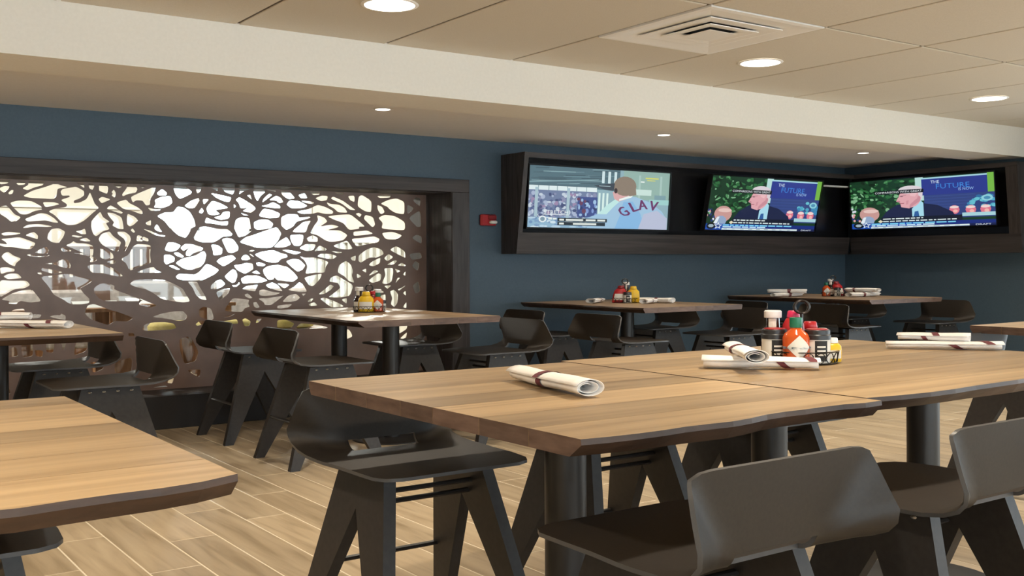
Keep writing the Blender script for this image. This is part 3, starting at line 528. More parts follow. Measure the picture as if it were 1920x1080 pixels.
class Pic:
    """flat coloured shapes on a 16 x 9 screen"""
    def __init__(s): s.v = []; s.f = []; s.c = []; s.k = 0
    def _z(s): s.k += 1; return s.k
    def poly(s, pts, c):
        k = s._z(); o = len(s.v); s.v += [(min(max(x, 0), 16), min(max(y, 0), 9), k) for x, y in pts]; s.f.append(tuple(range(o, o+len(pts)))); s.c.append(lin(c))
    def rect(s, x0, y0, x1, y1, c): s.poly([(x0,y0),(x1,y0),(x1,y1),(x0,y1)], c)
    def oval(s, cx, cy, rx, ry, c, n=18, a0=0, a1=2*PI, rot=0):
        p = []
        for i in range(n):
            a = a0+(a1-a0)*i/n; x = rx*math.cos(a); y = ry*math.sin(a)
            p.append((cx+x*math.cos(rot)-y*math.sin(rot), cy+x*math.sin(rot)+y*math.cos(rot)))
        s.poly(p, c)
    def text(s, t, x, y, h, c, w=None, rot=0):
        vs, fs = text_tris(t); mx = max(p[0] for p in vs); k = s._z()
        sx = (w/mx) if w else h; o = len(s.v)
        for a, b_ in vs:
            a *= sx; b_ *= h
            s.v.append((x+a*math.cos(rot)-b_*math.sin(rot), y+a*math.sin(rot)+b_*math.cos(rot), k))
        for f in fs: s.f.append(tuple(i+o for i in f)); s.c.append(lin(c))
    def build(s, parent, w, h, tilt):
        me = bpy.data.meshes.new('picture'); kk = max(s.k, 1)
        vs = []
        for x, y, k in s.v:
            z = (y/9-.5)*h
            vs.append(((x/16-.5)*w*S, (-z*tilt - .0005 - .0022*k/kk)*S, z))
        me.from_pydata(vs, [], s.f); me.materials.append(M['picture'])
        ca = me.color_attributes.new('Col', 'FLOAT_COLOR', 'CORNER')
        for p, c in zip(me.polygons, s.c):
            for li in p.loop_indices: ca.data[li].color = (*c, 1)
        me.update()
        return link('picture', me, parent)

rp = random.Random(3)
p1 = Pic()
p1.rect(0, 0, 16, 9, '8fb0ba'); p1.rect(0, 5.9, 10, 9, '54707a'); p1.rect(10.4, 4.6, 16, 9, '93b3a9')
for i in range(26):
    y = 6.4+rp.random()*2.5; x = rp.random()*7; w = 1+rp.random()*3
    p1.poly([(x, y), (x+w, y+.1), (x+w, y+.22), (x, y+.10)], rp.choice(['6f8f98', '3d545e', '88a7ac', '475f69']))
p1.poly([(0, 6.5), (7.5, 7.3), (7.6, 7.45), (0, 6.7)], '7fa0a6')
p1.rect(0, 5.5, 7.4, 6.15, 'dfeeee')
for x in (1.0, 2.1, 3.0, 4.1, 5.1, 6.2): p1.rect(x, 5.5, x+.08, 6.15, '8aa5ac')
p1.rect(0, 1.5, 7.5, 5.5, '6f7fa0')
for i in range(150):
    p1.oval(rp.random()*7.3, 1.5+rp.random()*3.7, .1+rp.random()*.16, .12+rp.random()*.25, rp.choice(['a9b6cf', '55628c', 'c6d2de', '8a8fae', '434f78', '9c87a8']), 8)
p1.rect(5.3, 1.7, 7.5, 4.7, '3d4f8a')
for i in range(26): p1.oval(5.4+rp.random()*2, 1.9+rp.random()*2.5, .1+rp.random()*.15, .15+rp.random()*.25, rp.choice(['7f9ad0', '2a3768', '6a3f5a', '9fc0e0']), 8)
for x in (.7, 4.1): p1.rect(x, .8, x+.32, 5.9, 'a8c2cc')
for x in (7.6, 8.05, 8.5): p1.rect(x, 1.5, x+.22, 5.4, 'd8efe8')
for x in (7.9, 8.6, 9.3): p1.rect(x, 6.9, x+.3, 8.7, 'cfe3e6')
p1.rect(0, 0, 7, 1.5, '8fb4cc')
for i in range(40): p1.oval(rp.random()*7, rp.random()*1.6, .15+rp.random()*.4, .08+rp.random()*.2, rp.choice(['b9d4e4', '7a9cc0', 'd2e4ec', '6d8fb8']), 8)
p1.rect(13.0, 7.9, 14.6, 8.1, 'd5d768'); p1.rect(13.2, 7.6, 14.2, 7.72, 'd5d768'); p1.rect(12.3, 7.3, 12.9, 7.5, 'e6f0ea')
for x in (12.2, 14.8): p1.rect(x, 4.6, x+.25, 8.4, 'a9c6be')
p1.rect(11.9, 5.3, 13.8, 6.2, 'c9e2da'); p1.rect(14.2, 4.7, 15.6, 5.4, '7d9fa6'); p1.rect(13.6, 3.9, 16, 4.7, '9fd0cc')
p1.poly([(6.5, 0), (6.3, 1.5), (7.6, 2.2), (8.6, 3.6), (9.6, 4.6), (10.6, 5.1), (12.0, 5.0), (13.8, 4.2), (15.2, 2.9), (15.9, 1.6), (15.9, 0)], '9fc3dd')
p1.poly([(9.6, 0), (10.2, 2.2), (10.5, 4.2), (11.6, 4.3), (12.6, 2.4), (13.2, 0)], '86b7e0')
p1.poly([(12.4, 0), (13.0, 2.4), (14.6, 3.0), (15.9, 1.8), (15.9, 0)], 'b8bfd6')
p1.poly([(7.6, 2.2), (8.6, 3.6), (9.6, 4.6), (10.3, 4.5), (9.4, 3.4), (8.6, 2.2)], 'bfe6e2')
p1.poly([(9.2, 5.6), (9.4, 4.6), (10.0, 4.2), (11.3, 4.9), (11.5, 5.6), (10.6, 6.6)], 'd9a9a8')
p1.poly([(10.0, 4.3), (11.4, 4.9), (11.6, 5.2), (11.5, 5.3), (10.0, 4.6)], 'eaf4f0')
p1.oval(10.6, 6.6, 1.35, 1.5, '8b7c6c'); p1.poly([(9.3, 6.3), (11.9, 6.3), (12.0, 5.3), (11.2, 5.1), (10.4, 5.7), (9.6, 5.9)], '8b7c6c')
p1.oval(9.55, 5.85, .2, .42, '3a2c2c', 10)
p1.poly([(7.0, 6.5), (8.0, 6.7), (9.4, 7.0), (9.3, 5.8), (8.3, 5.9)], '3c4650'); p1.rect(7.6, 6.42, 8.9, 6.52, '9fb6bd')
for t, x, y, rot in (('G', 10.6, 1.75, .70), ('L', 11.55, 2.6, .45), ('A', 12.4, 3.0, .2), ('V', 13.5, 3.05, -.15)): [p1.text(t, x+d, y, 2.2, '6a2f63', 1.0, rot) for d in (0, .10)]
p1.text('STRETCH', 1.7, 2.05, .75, 'eef4f4', 2.6); p1.rect(1.6, 1.9, 4.4, 1.97, 'eef4f4')
p1.rect(3.2, .95, 8.7, 1.48, '1c2a33'); p1.rect(3.2, .38, 8.5, .9, '1c2a33')
p1.oval(1.6, 1.25, .42, .5, 'e6eef0', 10); p1.oval(1.6, 1.25, .26, .32, '7d98a8', 8)
for y, xs in ((1.08, (3.4, 4.1, 6.3, 7.6)), (.5, (3.4, 4.9, 5.6, 6.6))):
    for i, x in enumerate(xs): p1.rect(x, y, x+(.5, 1.9, 1.1, .9)[i], y+.27, 'e6ede6')
for x in (2.2, 2.7): p1.rect(x, 1.2, x+.4, 1.45, 'e6ede6')

def talk_show(seed):
    r = random.Random(seed); p = Pic()
    p.rect(0, 0, 16, 9, '173a24')
    for i in range(150):
        x = r.random()*8.2; y = 2.5+r.random()*6.4
        p.oval(x, y, .12+r.random()*.35, .1+r.random()*.22, r.choice(['2f6a3c', '1f4d2c', '4f8c58', '0f2416', '7fb487', '2f6a3c']), 7, rot=r.random()*3)
    p.rect(7.7, 4.8, 8.6, 9, 'b8ded8'); p.rect(8.4, 5.7, 15.5, 8.75, '2b3a8c'); p.rect(8.4, 8.6, 16, 8.85, 'a9d8e4'); p.rect(15.3, 5.7, 16, 9, '76b648')
    p.rect(8.6, 1.5, 16, 5.7, '33457f')
    for i in range(5): p.rect(8.7, 5.4-.5*i, 14, 5.5-.5*i, '3b5090')
    p.text('THE', 9.4, 7.75, .75, 'cfe0f4', .95); p.text('FUTURE', 9.9, 6.75, 1.25, '3f86d8', 3.6); p.text('IS NOW', 12.3, 6.25, .7, '9cc0ee', 1.6)
    for i in range(24): p.oval(13.0+r.random()*3, 3.2+r.random()*1.9, .3, .28, r.choice(['4fa6c4', '3b88b4', '67c0d0', '2f6ca0']), 8)
    p.oval(15.2, 4.7, .6, .55, '8fd0dc', 10); p.oval(15.2, 4.7, .35, .3, '4a90b4', 8)
    for x, y in ((11.8, 2.9), (13.5, 2.8), (15.0, 2.8)):
        p.oval(x, y, .55, .8, 'e0788c', 10); p.oval(x+.1, y-.25, .25, .3, 'f4b8b0', 8); p.oval(x, y+.45, .5, .25, 'f0d8d4', 8)
    p.rect(12.6, 1.7, 16, 2.3, 'a9d4dc')
    p.poly([(3.4, 1.5), (4.4, 3.3), (5.6, 4.3), (6.4, 4.2), (8.2, 4.4), (10.0, 3.9), (11.6, 2.6), (12.0, 1.5)], '1c2546')
    p.poly([(7.2, 1.9), (7.2, 3.4), (8.1, 5.0), (8.5, 4.4), (8.5, 1.9)], 'a8dcec'); p.poly([(7.35, 1.9), (7.5, 2.9), (7.9, 3.0), (8.0, 1.9)], '2f5f9c')
    p.oval(7.0, 5.4, 1.25, 1.75, 'e2a9b0'); p.poly([(5.7, 5.6), (5.45, 4.9), (5.9, 4.6), (6.0, 3.8), (6.9, 3.5), (8.2, 4.7), (8.3, 6.4)], 'e2a9b0')
    p.oval(7.1, 6.9, 1.35, .75, 'dcd2d8'); p.poly([(7.9, 6.9), (8.5, 6.4), (8.4, 5.0), (8.1, 5.2), (8.0, 6.0)], 'dcd2d8'); p.oval(8.05, 5.3, .2, .42, 'd0929c', 8)
    p.poly([(6.9, 3.55), (8.15, 4.75), (8.2, 5.6), (7.6, 5.0), (7.0, 4.2)], 'cb8f9a'); p.poly([(5.75, 5.9), (6.7, 6.05), (6.6, 5.85), (5.8, 5.75)], 'c9959c'); p.poly([(6.6, 4.9), (6.9, 5.0), (6.8, 4.3), (6.55, 4.2)], 'd2969f'); p.poly([(7.0, 6.3), (7.9, 6.2), (7.6, 5.6), (7.1, 5.8)], 'ecbcc0'); p.poly([(5.5, 4.95), (5.8, 4.75), (5.95, 4.8), (5.8, 5.0)], 'b9808a')
    p.oval(6.1, 5.75, .2, .08, '6c4a58', 8); p.poly([(5.8, 4.55), (6.4, 4.55), (6.3, 4.4), (5.9, 4.4)], 'b06a78')
    p.oval(2.2, 2.7, 1.2, 1.35, 'c99a94'); p.oval(2.4, 3.3, .95, .35, 'e6c6be', 10); p.oval(2.0, 1.5, .8, .9, '93a9c8', 10); p.poly([(1.0, 1), (1.5, 2.2), (1.8, 2.2), (1.5, 1)], 'e4eef4')
    for i in range(14): p.oval(r.random()*1.0, 1.4+r.random()*2.6, .16, .22, r.choice(['d8dce8', '2c3c78', 'e6a8a8', '1c2440']), 7)
    p.rect(2.9, 6.3, 8.6, 6.95, '0c0f14'); p.text('COMPARISONS WITH GREAT', 3.0, 6.45, .5, 'e6eef0', 5.4)
    p.rect(3.6, .9, 12.6, 2.0, '141b2c')
    for y, x0, x1 in ((1.62, 3.8, 8.4), (1.18, 3.8, 12.0)):
        x = x0
        while x < x1:
            w = .25+r.random()*.7; p.rect(x, y, min(x+w, x1), y+.2, 'd6e4e4'); x += w+.14
    p.poly([(3.2, 1.3), (3.5, 1.6), (3.8, 1.3), (3.5, 1.0)], 'e4dcc0')
    p.rect(0, 0, 16, 1.02, '1f4fae'); p.rect(8, .3, 16, 1.02, '1b2f7c')
    x = 2.4
    while x < 11.5:
        w = .4+r.random()*.9; p.rect(x, .72, x+w, .94, '7fd4f2'); x += w+.16
    x = 2.4
    while x < 8.6:
        w = .4+r.random()*.9; p.rect(x, .44, x+w, .64, 'c8e8f8'); x += w+.16
    p.rect(2.3, .05, 13.3, .33, 'dcebe8')
    for i in range(9):
        x = 2.6+i*1.15; p.rect(x, .13, x+.3+r.random()*.4, .23, '8aa4ac')
    p.rect(13.3, 0, 16, .4, '16204c'); p.text('DRAFT', 13.9, .07, .36, 'e8f2f6', 1.6)
    p.oval(.8, .65, .62, .55, '10141c', 16); p.oval(.8, .65, .4, .3, '9fb4c0', 6)
    st = []
    for i in range(10):
        a = PI/2+i*PI/5; q = .62 if i % 2 == 0 else .27; st.append((1.75+q*math.cos(a), .68+q*math.sin(a)))
    p.poly(st, 'e6f2fa'); p.poly([(1.75+(x-1.75)*.6, .68+(y-.68)*.6) for x, y in st], '1d3f86')
    return p

def television(loc, rot, w, h, tilt, pic, label):
    t = thing('television', loc, rot, label, 'television', 'televisions in the corner surround')
    def tl(mb, name, m, **k):
        mb.v = [(x, y-z*tilt, z) for x, y, z in mb.v]; return mb.build(name, m, t, **k)
    bz = .012
    q = MB(); W, Hh = w/2, h/2
    q.box(-W, W, -.012, .03, Hh-bz, Hh); q.box(-W, W, -.012, .03, -Hh, -Hh+bz+.006); q.box(-W, -W+bz*.7, -.012, .03, -Hh+bz+.006, Hh-bz); q.box(W-bz*.7, W, -.012, .03, -Hh+bz+.006, Hh-bz)
    q.box(-W+.004, W-.004, .002, .035, -Hh+.004, Hh-.004)
    tl(q, 'bezel', M['tv_black'])
    tl(MB().bbox(-W*.55, W*.55, .035, .06, -Hh*.6, Hh*.4, .01), 'rear_housing', M['tv_black'])
    pic.build(t, w-.022, h-.034, tilt)
    return t
television((4.725, 5.605, 2.38), 0, 1.295, .765, .05, p1, 'leftmost television showing a baseball man in a cap seen from behind')
television((6.405, 5.60, 2.392), 0, 1.295, .755, .125, talk_show(5), 'middle television left of the corner showing a white-haired man in suit')
television((7.452, 4.94, 2.422), -PI/2, 1.30, .735, .05, talk_show(9), 'right-hand television on side wall showing a white-haired man in suit')

# ---------------------------------------------------------------- bar tables: oak staves with a live edge on black posts
T = 1.125; TH = .054
def table(x0, x1, y0, y1, grain, nst, posts, label, seed, group='live-edge bar tables', rag=1.0):
    cx, cy = (x0+x1)/2, (y0+y1)/2
    t = thing('bar_table', (cx, cy, 0), 0, label, 'table', group)
    r = random.Random(seed)
    if grain == 'X': L0, L1, A0, A1 = x0-cx, x1-cx, y0-cy, y1-cy
    else: L0, L1, A0, A1 = y0-cy, y1-cy, x0-cx, x1-cx
    fn = (lambda u, v, z: (u, v, z)) if grain == 'X' else (lambda u, v, z: (v, u, z))
    cuts = [A0+(A1-A0)*(i+ (0 if i in (0, nst) else r.uniform(-.14, .14)))/nst for i in range(nst+1)]
    n = 14
    def edge(sgn):
        ph = [r.uniform(0, 6) for _ in range(4)]
        top = []; bot = []
        for i in range(n+1):
            u = i/n
            w = .010*math.sin(ph[0]+u*5)+.006*math.sin(ph[1]+u*11)+.004*math.sin(ph[2]+u*23)
            e = .012*max(0, abs(2*u-1)-.86)/.14
            top.append(sgn*(w*rag)-sgn*e); bot.append(sgn*(w*.8*rag+.007*math.sin(ph[3]+u*8))-sgn*(.019+e))
        return top, bot
    lo_e, hi_e = edge(-1), edge(1)
    hi_e = tuple([w*.4 for w in q] for q in hi_e)
    for k in range(nst):
        a, b_ = cuts[k]+.0006, cuts[k+1]-.0006
        mb = MB(); nn = n if k in (0, nst-1) else 1
        rows = []
        for i in range(nn+1):
            u = L0+(L1-L0)*i/nn
            al = a+(lo_e[0][i]-.0 if k == 0 else 0); bl = a+(lo_e[1][i]+.0 if k == 0 else 0)
            ah = b_+(hi_e[0][i] if k == nst-1 else 0); bh = b_+(hi_e[1][i] if k == nst-1 else 0)
            ml = al-.0015 if k == 0 else a; mh = ah+.0015 if k == nst-1 else b_
            rows.append([fn(u, al, T), fn(u, ah, T), fn(u, mh, T-TH*.30), fn(u, bh, T-TH), fn(u, bl, T-TH), fn(u, ml, T-TH*.30)])
        vs = [p for q in rows for p in q]
        for i in range(nn):
            o = i*6
            for e in range(6):
                mi = 0 if e in (0, 3) else (1 if ((e in (4, 5) and k == 0) or (e in (1, 2) and k == nst-1)) else 0)
                mb.add([vs[o+e], vs[o+(e+1) % 6], vs[o+6+(e+1) % 6], vs[o+6+e]], [(0, 1, 2, 3)], mi)
        mb.add(rows[0], [tuple(range(6))], 2); mb.add(rows[-1], [tuple(range(6))], 2)
        me = mb.mesh('stave', [M['stave_x' if grain == 'X' else 'stave_y'], M['bark'], M['endgrain']])
        bm = bmesh.new(); bm.from_mesh(me); bmesh.ops.remove_doubles(bm, verts=bm.verts, dist=1e-5); bmesh.ops.recalc_face_normals(bm, faces=bm.faces); bm.to_mesh(me); bm.free()
        link('stave', me, t)
    for px, py in posts:
        MB().lathe(px-cx, py-cy, [(.044, .02), (.044, T-TH-.008)], 28, cap=False).build('post', M['post'], t, 40)
        MB().bbox(px-cx-.16, px-cx+.16, py-cy-.16, py-cy+.16, T-TH-.010, T-TH-.0005, .003).build('mounting_plate', M['post'], t)
        MB().lathe(px-cx, py-cy, [(.20, 0), (.20, .010), (.19, .016), (.05, .022)], 36, cap=True).build('base_plate', M['post'], t, 40)
    return t
table(.994, 1.731, 1.225, 2.21, 'X', 7, [(1.36, 1.735), ], 'front bar table holding one single rolled napkin, left half of the joined pair', 11)
table(1.741, 2.985, 1.258, 2.245, 'X', 7, [(2.0, 1.74), (2.64, 1.74)], 'front bar table with hot sauce caddy, right half of the joined pair', 12)
table(2.198, 2.98, 4.324, 5.70, 'Y', 6, [(2.59, 4.75), (2.59, 5.35)], 'middle bar table with yellow mustard caddy standing before the branch screen', 13)
table(4.092, 4.936, 4.498, 5.70, 'Y', 6, [(4.51, 5.1)], 'far bar table under the baseball television with napkins around a caddy', 14)
table(6.08, 6.95, 4.42, 5.72, 'Y', 6, [(6.5, 5.05)], 'farthest bar table at the television corner with two crossed napkin piles', 15)
table(.33, 1.112, 4.185, 5.45, 'X', 6, [(.72, 4.55), (.72, 5.1)], 'bar table at left edge before the screen with crossed white napkins', 16)
table(-.25, .482, 1.272, 2.262, 'X', 7, [(.11, 1.75)], 'nearest bar table filling the lower left corner with bare golden top', 17, rag=1.3)
table(4.02, 4.75, 1.45, 2.44, 'X', 7, [(4.4, 1.95)], 'bar table cut off by the right edge behind the front tables', 18)

# ---------------------------------------------------------------- black bar stools: one bent sheet on two cut-out leg frames
SH = .793
def sm(t): t = min(1, max(0, t)); return t*t*(3-2*t)
def make_stool(loc, rot, label):
    t = thing('bar_stool', loc, rot, label, 'stool', 'black moulded bar stools')
    SL = .42
    V = [-1, -.9, -.78, -.66, -.54, -SL, -.28, -.14, 0, .14, .28, SL, .54, .66, .78, .9, 1]
    rows = []
    for x in (.205, .190, .165, .10, .02, -.05): rows.append(('s', x))
    for q in (0, .2, .4, .6, .8, 1): rows.append(('a', q))
    for h in (.16, .33, .5, .66, .8, .91, 1.0): rows.append(('b', h))
    vs = []
    def zof(h, za): return za+(.284-za)*h
    for kind, q in rows:
        for v in V:
            g = sm((abs(v)-SL)/(1-SL)); za = .048+.060*g; xs = -.136+.055*g
            def back(z):
                hh = z/.284; vc = SL+(1-SL)*min(1, hh*1.02)
                return -.168-.022*hh-.17*max(0, abs(v)-vc)*(1-.25*hh)
            if kind == 's':
                hw = {.205: .150, .190: .182, .165: .197}.get(q, .203)
                x, z = q, -.004*sm((q-.1)/.1); hw += .008*sm((.05-q)/.1)
                if q == -.05 and g < .01: x = -.05
            elif kind == 'a':
                xe = back(za)
                x0, z0 = xs, 0.0; x1, z1 = xe+.012*(1-g)-.01*g, 0.0; x2, z2 = xe, za
                x = (1-q)**2*x0+2*q*(1-q)*x1+q*q*x2; z = q*q*z2
                hw = .211+.008*q
            else:
                z = zof(q, za); x = back(z); hw = .219-.020*q
                z -= .016*sm((abs(v)-.86)/.14)*max(0, (q-.6)/.4)**2
            vs.append((x, v*hw, z))
    nv = len(V); fs = []
    for i in range(len(rows)-1):
        for k in range(nv-1):
            inslot = rows[i][0] == 'a' and rows[i+1][0] == 'a' and abs(V[k]+V[k+1])/2 < SL
            if not inslot: fs.append((i*nv+k, i*nv+k+1, (i+1)*nv+k+1, (i+1)*nv+k))
    mb = MB().add([(x, y, z+SH) for x, y, z in vs], fs)
    me = bpy.data.meshes.new('seat_shell')
    me.from_pydata([(x*S, y*S, z) for x, y, z in mb.v], [], mb.f)
    bm = bmesh.new(); bm.from_mesh(me)
    loose = [v_ for v_ in bm.verts if not v_.link_faces]; bmesh.ops.delete(bm, geom=loose, context='VERTS')
    bmesh.ops.recalc_face_normals(bm, faces=bm.faces)
    old = set(bm.verts)
    bmesh.ops.solidify(bm, geom=bm.faces[:], thickness=.013)
    for f in bm.faces:
        k_ = sum(v_ in old for v_ in f.verts)
        if 0 < k_ < len(f.verts): f.material_index = 1
    bmesh.ops.recalc_face_normals(bm, faces=bm.faces)
    bm.to_mesh(me); bm.free()
    me.materials.append(M['shell']); me.materials.append(M['ply_edge'])
    me.polygons.foreach_set('use_smooth', [True]*len(me.polygons)); me.set_sharp_from_angle(angle=math.radians(50))
    link('seat_shell', me, t)
    # leg frames: an inverted V cut from thick board, leaning outwards
    zt = SH-.014
    half = [(.105, zt), (.232, 0.0), (.188, 0.0), (.006, zt-.175), (0, zt-.155)]
    poly = half + [(-u, z) for u, z in reversed(half[:-1])]
    for sgn in (-1, 1):
        def fn(u, z, d, sgn=sgn): return (u, sgn*(.125+.075*(1-z/zt))+d, z)
        lf = MB().prism(poly, fn, -.015, .015).build('leg_frame', M['leg_black'], t)
        for u in (-.075, -.025, .025, .075):
            rv = MB()
            y = sgn*(.125+.004)+.015*(1 if sgn > 0 else -1)
            rv.add([(u+.007*math.cos(a*PI/4), y, zt-.022+.007*math.sin(a*PI/4)) for a in range(8)] + [(u, y+sgn*.004, zt-.022)],
                   [(a, (a+1) % 8, 8) for a in range(8)])
            rv.build('rivet', M['steel'], lf)
    def at(z, u): return .125+.075*(1-z/zt)
    for u, z in ((.05, zt-.085), (.03, zt-.135), (.165, .22), (-.165, .34)):
        w = at(z, u); MB().tube([(u, -w, z), (u, w, z)], .0105, 8).build('rung', M['leg_black'], t, smooth=40)
    return t
D = PI/180
stools = [
 ((1.22, 2.12), -90, 'black stool at the front table left end with its blue-lit backrest facing us'),
 ((2.05, 5.25), 0, 'left-hand stool of the two standing at the screen side of the middle table'),
 ((2.05, 4.45), 0, 'right-hand stool of the two standing left of the middle table'),
 ((2.93, 5.18), 180, 'farther stool on the right of the middle table, half hidden by its post'),
 ((3.02, 4.46), 180, 'nearer stool right of the middle table with its back against blue wall'),
 ((3.99, 5.25), 0, 'farther stool on the left of the far table beneath the baseball television'),
 ((3.99, 4.55), 0, 'nearer stool on the left of the far table beneath the baseball television'),
 ((4.97, 5.35), 180, 'farther stool on the right of the table under the baseball television'),
 ((4.90, 4.62), 180, 'nearer stool on the right of the table under the baseball television'),
 ((6.06, 4.62), 0, 'nearer left stool of the farthest table in the television corner'),
 ((7.0, 4.55), 180, 'nearer right stool of the farthest table in the television corner'),
 ((7.0, 5.3), 180, 'farther right stool of the farthest table in the television corner'),
 ((6.06, 5.32), 0, 'farther left stool of the farthest table in the television corner'),
 ((1.80, 2.12), -90, 'stool behind the seam of the joined front tables, only legs in view'),
 ((2.38, 2.12), -90, 'stool behind the hot sauce caddy table, legs seen beside its posts'),
 ((1.235, 1.23), 90, 'nearest stool in front with its wide back toward us under the table'),
 ((1.865, 1.23), 90, 'stool at the lower right corner with its back toward us'),
 ((.19, 1.99), -90, 'stool under the golden lower left table, only seat corner in view'),
 ((1.03, 4.20), 180, 'nearer stool at the left table with its dark back before the screen'),
 ((1.03, 5.0), 180, 'farther stool at the left table with seat showing under the tabletop'),
 ((4.02, 2.2), -90, 'stool at the right edge under the cut-off table, back seen past the napkins'),
]
(x, y), a, lb = stools[0]
proto = make_stool((x, y, 0), a*D, lb)
for (x, y), a, lb in stools[1:]: dup(proto, (x, y, 0), a*D, lb)

# ---------------------------------------------------------------- rolled napkins
def napkin(name, loc, rot, L, r, label, group, stripe=.5, diag=0.0, flare=1.0, lift=0.0, seed=0, flat=.8):
    """a cloth rolled up in a spiral, with a woven maroon band; rests on z=loc[2]"""
    t = thing('rolled_napkin', loc, rot, label, 'napkin', group)
    rr = random.Random(seed); turns = 2.3; n = 46; m = 12
    def pt(i, j, off=0.0):
        a = turns*2*PI*i/n; u = j/m
        rad = r*(.42+.58*i/n)*(1+.10*math.sin(3*u+seed))*(1+(flare-1)*u*u)+off
        skew = .05*L*(i/n-.5)*(1 if j in (0, m) else .6)
        x = (u-.5)*L + (skew if j > m/2 else -skew)
        wob = .05*r*math.sin(9*u+seed+a)
        return (x, (rad+wob)*math.cos(a+.9), (r*flat*(1+(flare-1)*u*u)) + (rad+wob)*flat*math.sin(a+.9) + lift*u)
    vs = [pt(i, j) for i in range(n+1) for j in range(m+1)]
    fs = [(i*(m+1)+j, i*(m+1)+j+1, (i+1)*(m+1)+j+1, (i+1)*(m+1)+j) for i in range(n) for j in range(m)]
    me = MB().add(vs, fs).mesh('cloth', M['napkin'], 60)
    bm = bmesh.new(); bm.from_mesh(me); bmesh.ops.solidify(bm, geom=bm.faces[:], thickness=.0022); bm.to_mesh(me); bm.free()
    me.polygons.foreach_set('use_smooth', [True]*len(me.polygons))
    link('cloth', me, t)
    vs = []; fs = []; i0 = int(n*(1-1/turns))
    for q, i in enumerate(range(i0, n+1)):
        du = stripe+diag*(q/(n-i0)-.5)
        for d in (-.035, .035):
            u = min(.97, max(.03, du+d)); j = u*m
            j0 = int(j); a_ = Vector(pt(i, j0, .0032)); b_ = Vector(pt(i, min(m, j0+1), .0032)); vs.append(a_.lerp(b_, j-j0))
    for q in range(n-i0): fs.append((2*q, 2*q+1, 2*q+3, 2*q+2))
    MB().add(vs, fs).build('woven_band', M['stripe'], t, 60, label='maroon woven band')
    return t
def roll(a, b_, r, label, group, z=T+.001, **k):
    r *= 1.8
    (x0, y0), (x1, y1) = a, b_
    return napkin('rolled_napkin', ((x0+x1)/2, (y0+y1)/2, z), math.atan2(y1-y0, x1-x0), math.hypot(x1-x0, y1-y0), r, label, group, **k)
G = 'rolled napkins on the bar tables'
roll((1.38, 1.925), (1.305, 1.59), .017, 'single rolled napkin lying alone on the front left table', G, stripe=.48, flare=1.25, seed=1, flat=.95)
roll((1.905, 1.865), (2.09, 1.665), .017, 'lower napkin roll of the crossed pair beside the hot sauce', G, stripe=.8, diag=.3, seed=2, flat=.95)
roll((2.03, 1.885), (1.895, 1.685), .017, 'upper napkin roll lying across another beside the hot sauce', G, z=T+.052, stripe=.35, diag=.1, flare=1.15, lift=-.012, seed=3, flat=.95)
roll((2.765, 1.94), (2.975, 1.705), .016, 'lower napkin roll of the pile at right end of the front table', G, stripe=.72, diag=.35, seed=4)
roll((2.835, 1.95), (2.93, 1.775), .016, 'upper napkin roll of the pile at right end of the front table', G, z=T+.040, stripe=.45, diag=.2, seed=5)
roll((.78, 4.86), (1.0, 4.62), .020, 'lower napkin roll pointing right on the left table', G, stripe=.62, diag=.35, seed=6)
roll((.70, 4.95), (.90, 4.86), .022, 'upper napkin roll of the pile on the left table', G, z=T+.050, stripe=.4, diag=.2, seed=7)
roll((4.29, 5.20), (4.46, 5.30), .020, 'napkin roll left of the caddy under the baseball television', G, stripe=.6, seed=8)
roll((4.50, 4.93), (4.63, 4.98), .019, 'napkin roll in front of the caddy under the baseball television', G, stripe=.6, seed=9)
roll((4.62, 5.16), (4.72, 4.90), .022, 'napkin roll right of the caddy under the baseball television', G, stripe=.6, seed=10)
roll((6.07, 5.24), (6.33, 5.20), .019, 'lower napkin roll at the left end of the farthest table', G, stripe=.55, seed=11)
roll((6.12, 5.33), (6.30, 5.12), .019, 'upper napkin roll at the left end of the farthest table', G, z=T+.046, stripe=.55, seed=12)
roll((6.46, 4.86), (6.74, 4.82), .021, 'lower napkin roll right of the caddy on the farthest table', G, stripe=.45, seed=13)
roll((6.66, 5.02), (6.64, 4.74), .021, 'upper napkin roll right of the caddy on the farthest table', G, z=T+.050, stripe=.3, seed=14, lift=.012)

# ---------------------------------------------------------------- condiment caddies and what they hold
RX, RY, FX, FY_ = .8169, -.5767, .5767, .8169      # across / away from the diner side that faces the entrance
def caddy(cx, cy, r, label, hh=.235):
    t = thing('wire_caddy', (cx, cy, T), 0, label, 'caddy', 'wire condiment caddies')
    def circ(rad, z, n=40): return [(rad*math.cos(2*PI*i/n), rad*math.sin(2*PI*i/n), z) for i in range(n)]
    MB().tube(circ(r*.95, .005), .0028, 6, closed=True).build('base_ring', M['chrome_dark'], t, 60)
    MB().tube(circ(r, .058), .0028, 6, closed=True).build('top_ring', M['chrome_dark'], t, 60)
    zig = MB(); n = 18
    for s_ in (0, 1):
        p = []
        for i in range(n*4):
            a = 2*PI*i/(n*4); w = .5+.5*math.sin(a*n/2+s_*PI); p.append(((r*(.95+.05*w))*math.cos(a), (r*(.95+.05*w))*math.sin(a), .006+.051*w))
        zig.tube(p, .0016, 5, closed=True)
    zig.build('wire_lattice', M['chrome_dark'], t, 60)
    MB().lathe(0, 0, [(r*.93, .003), (r*.93, .0045)], 32).build('base_mesh', M['chrome_dark'], t, 40)
    st = MB().tube([(0, 0, .005), (0, 0, hh-.03)], .0036, 8)
    st.build('stem', M['chrome_dark'], t, 60)
    q = []
    for i in range(24):
        a = 2*PI*i/24; q.append((RX*.019*math.sin(a), RY*.019*math.sin(a), hh-.002-.030*math.cos(a)))
    MB().tube(q, .0048, 8, closed=True).build('ring_handle', M['chrome_dark'], t, 60)
    return t
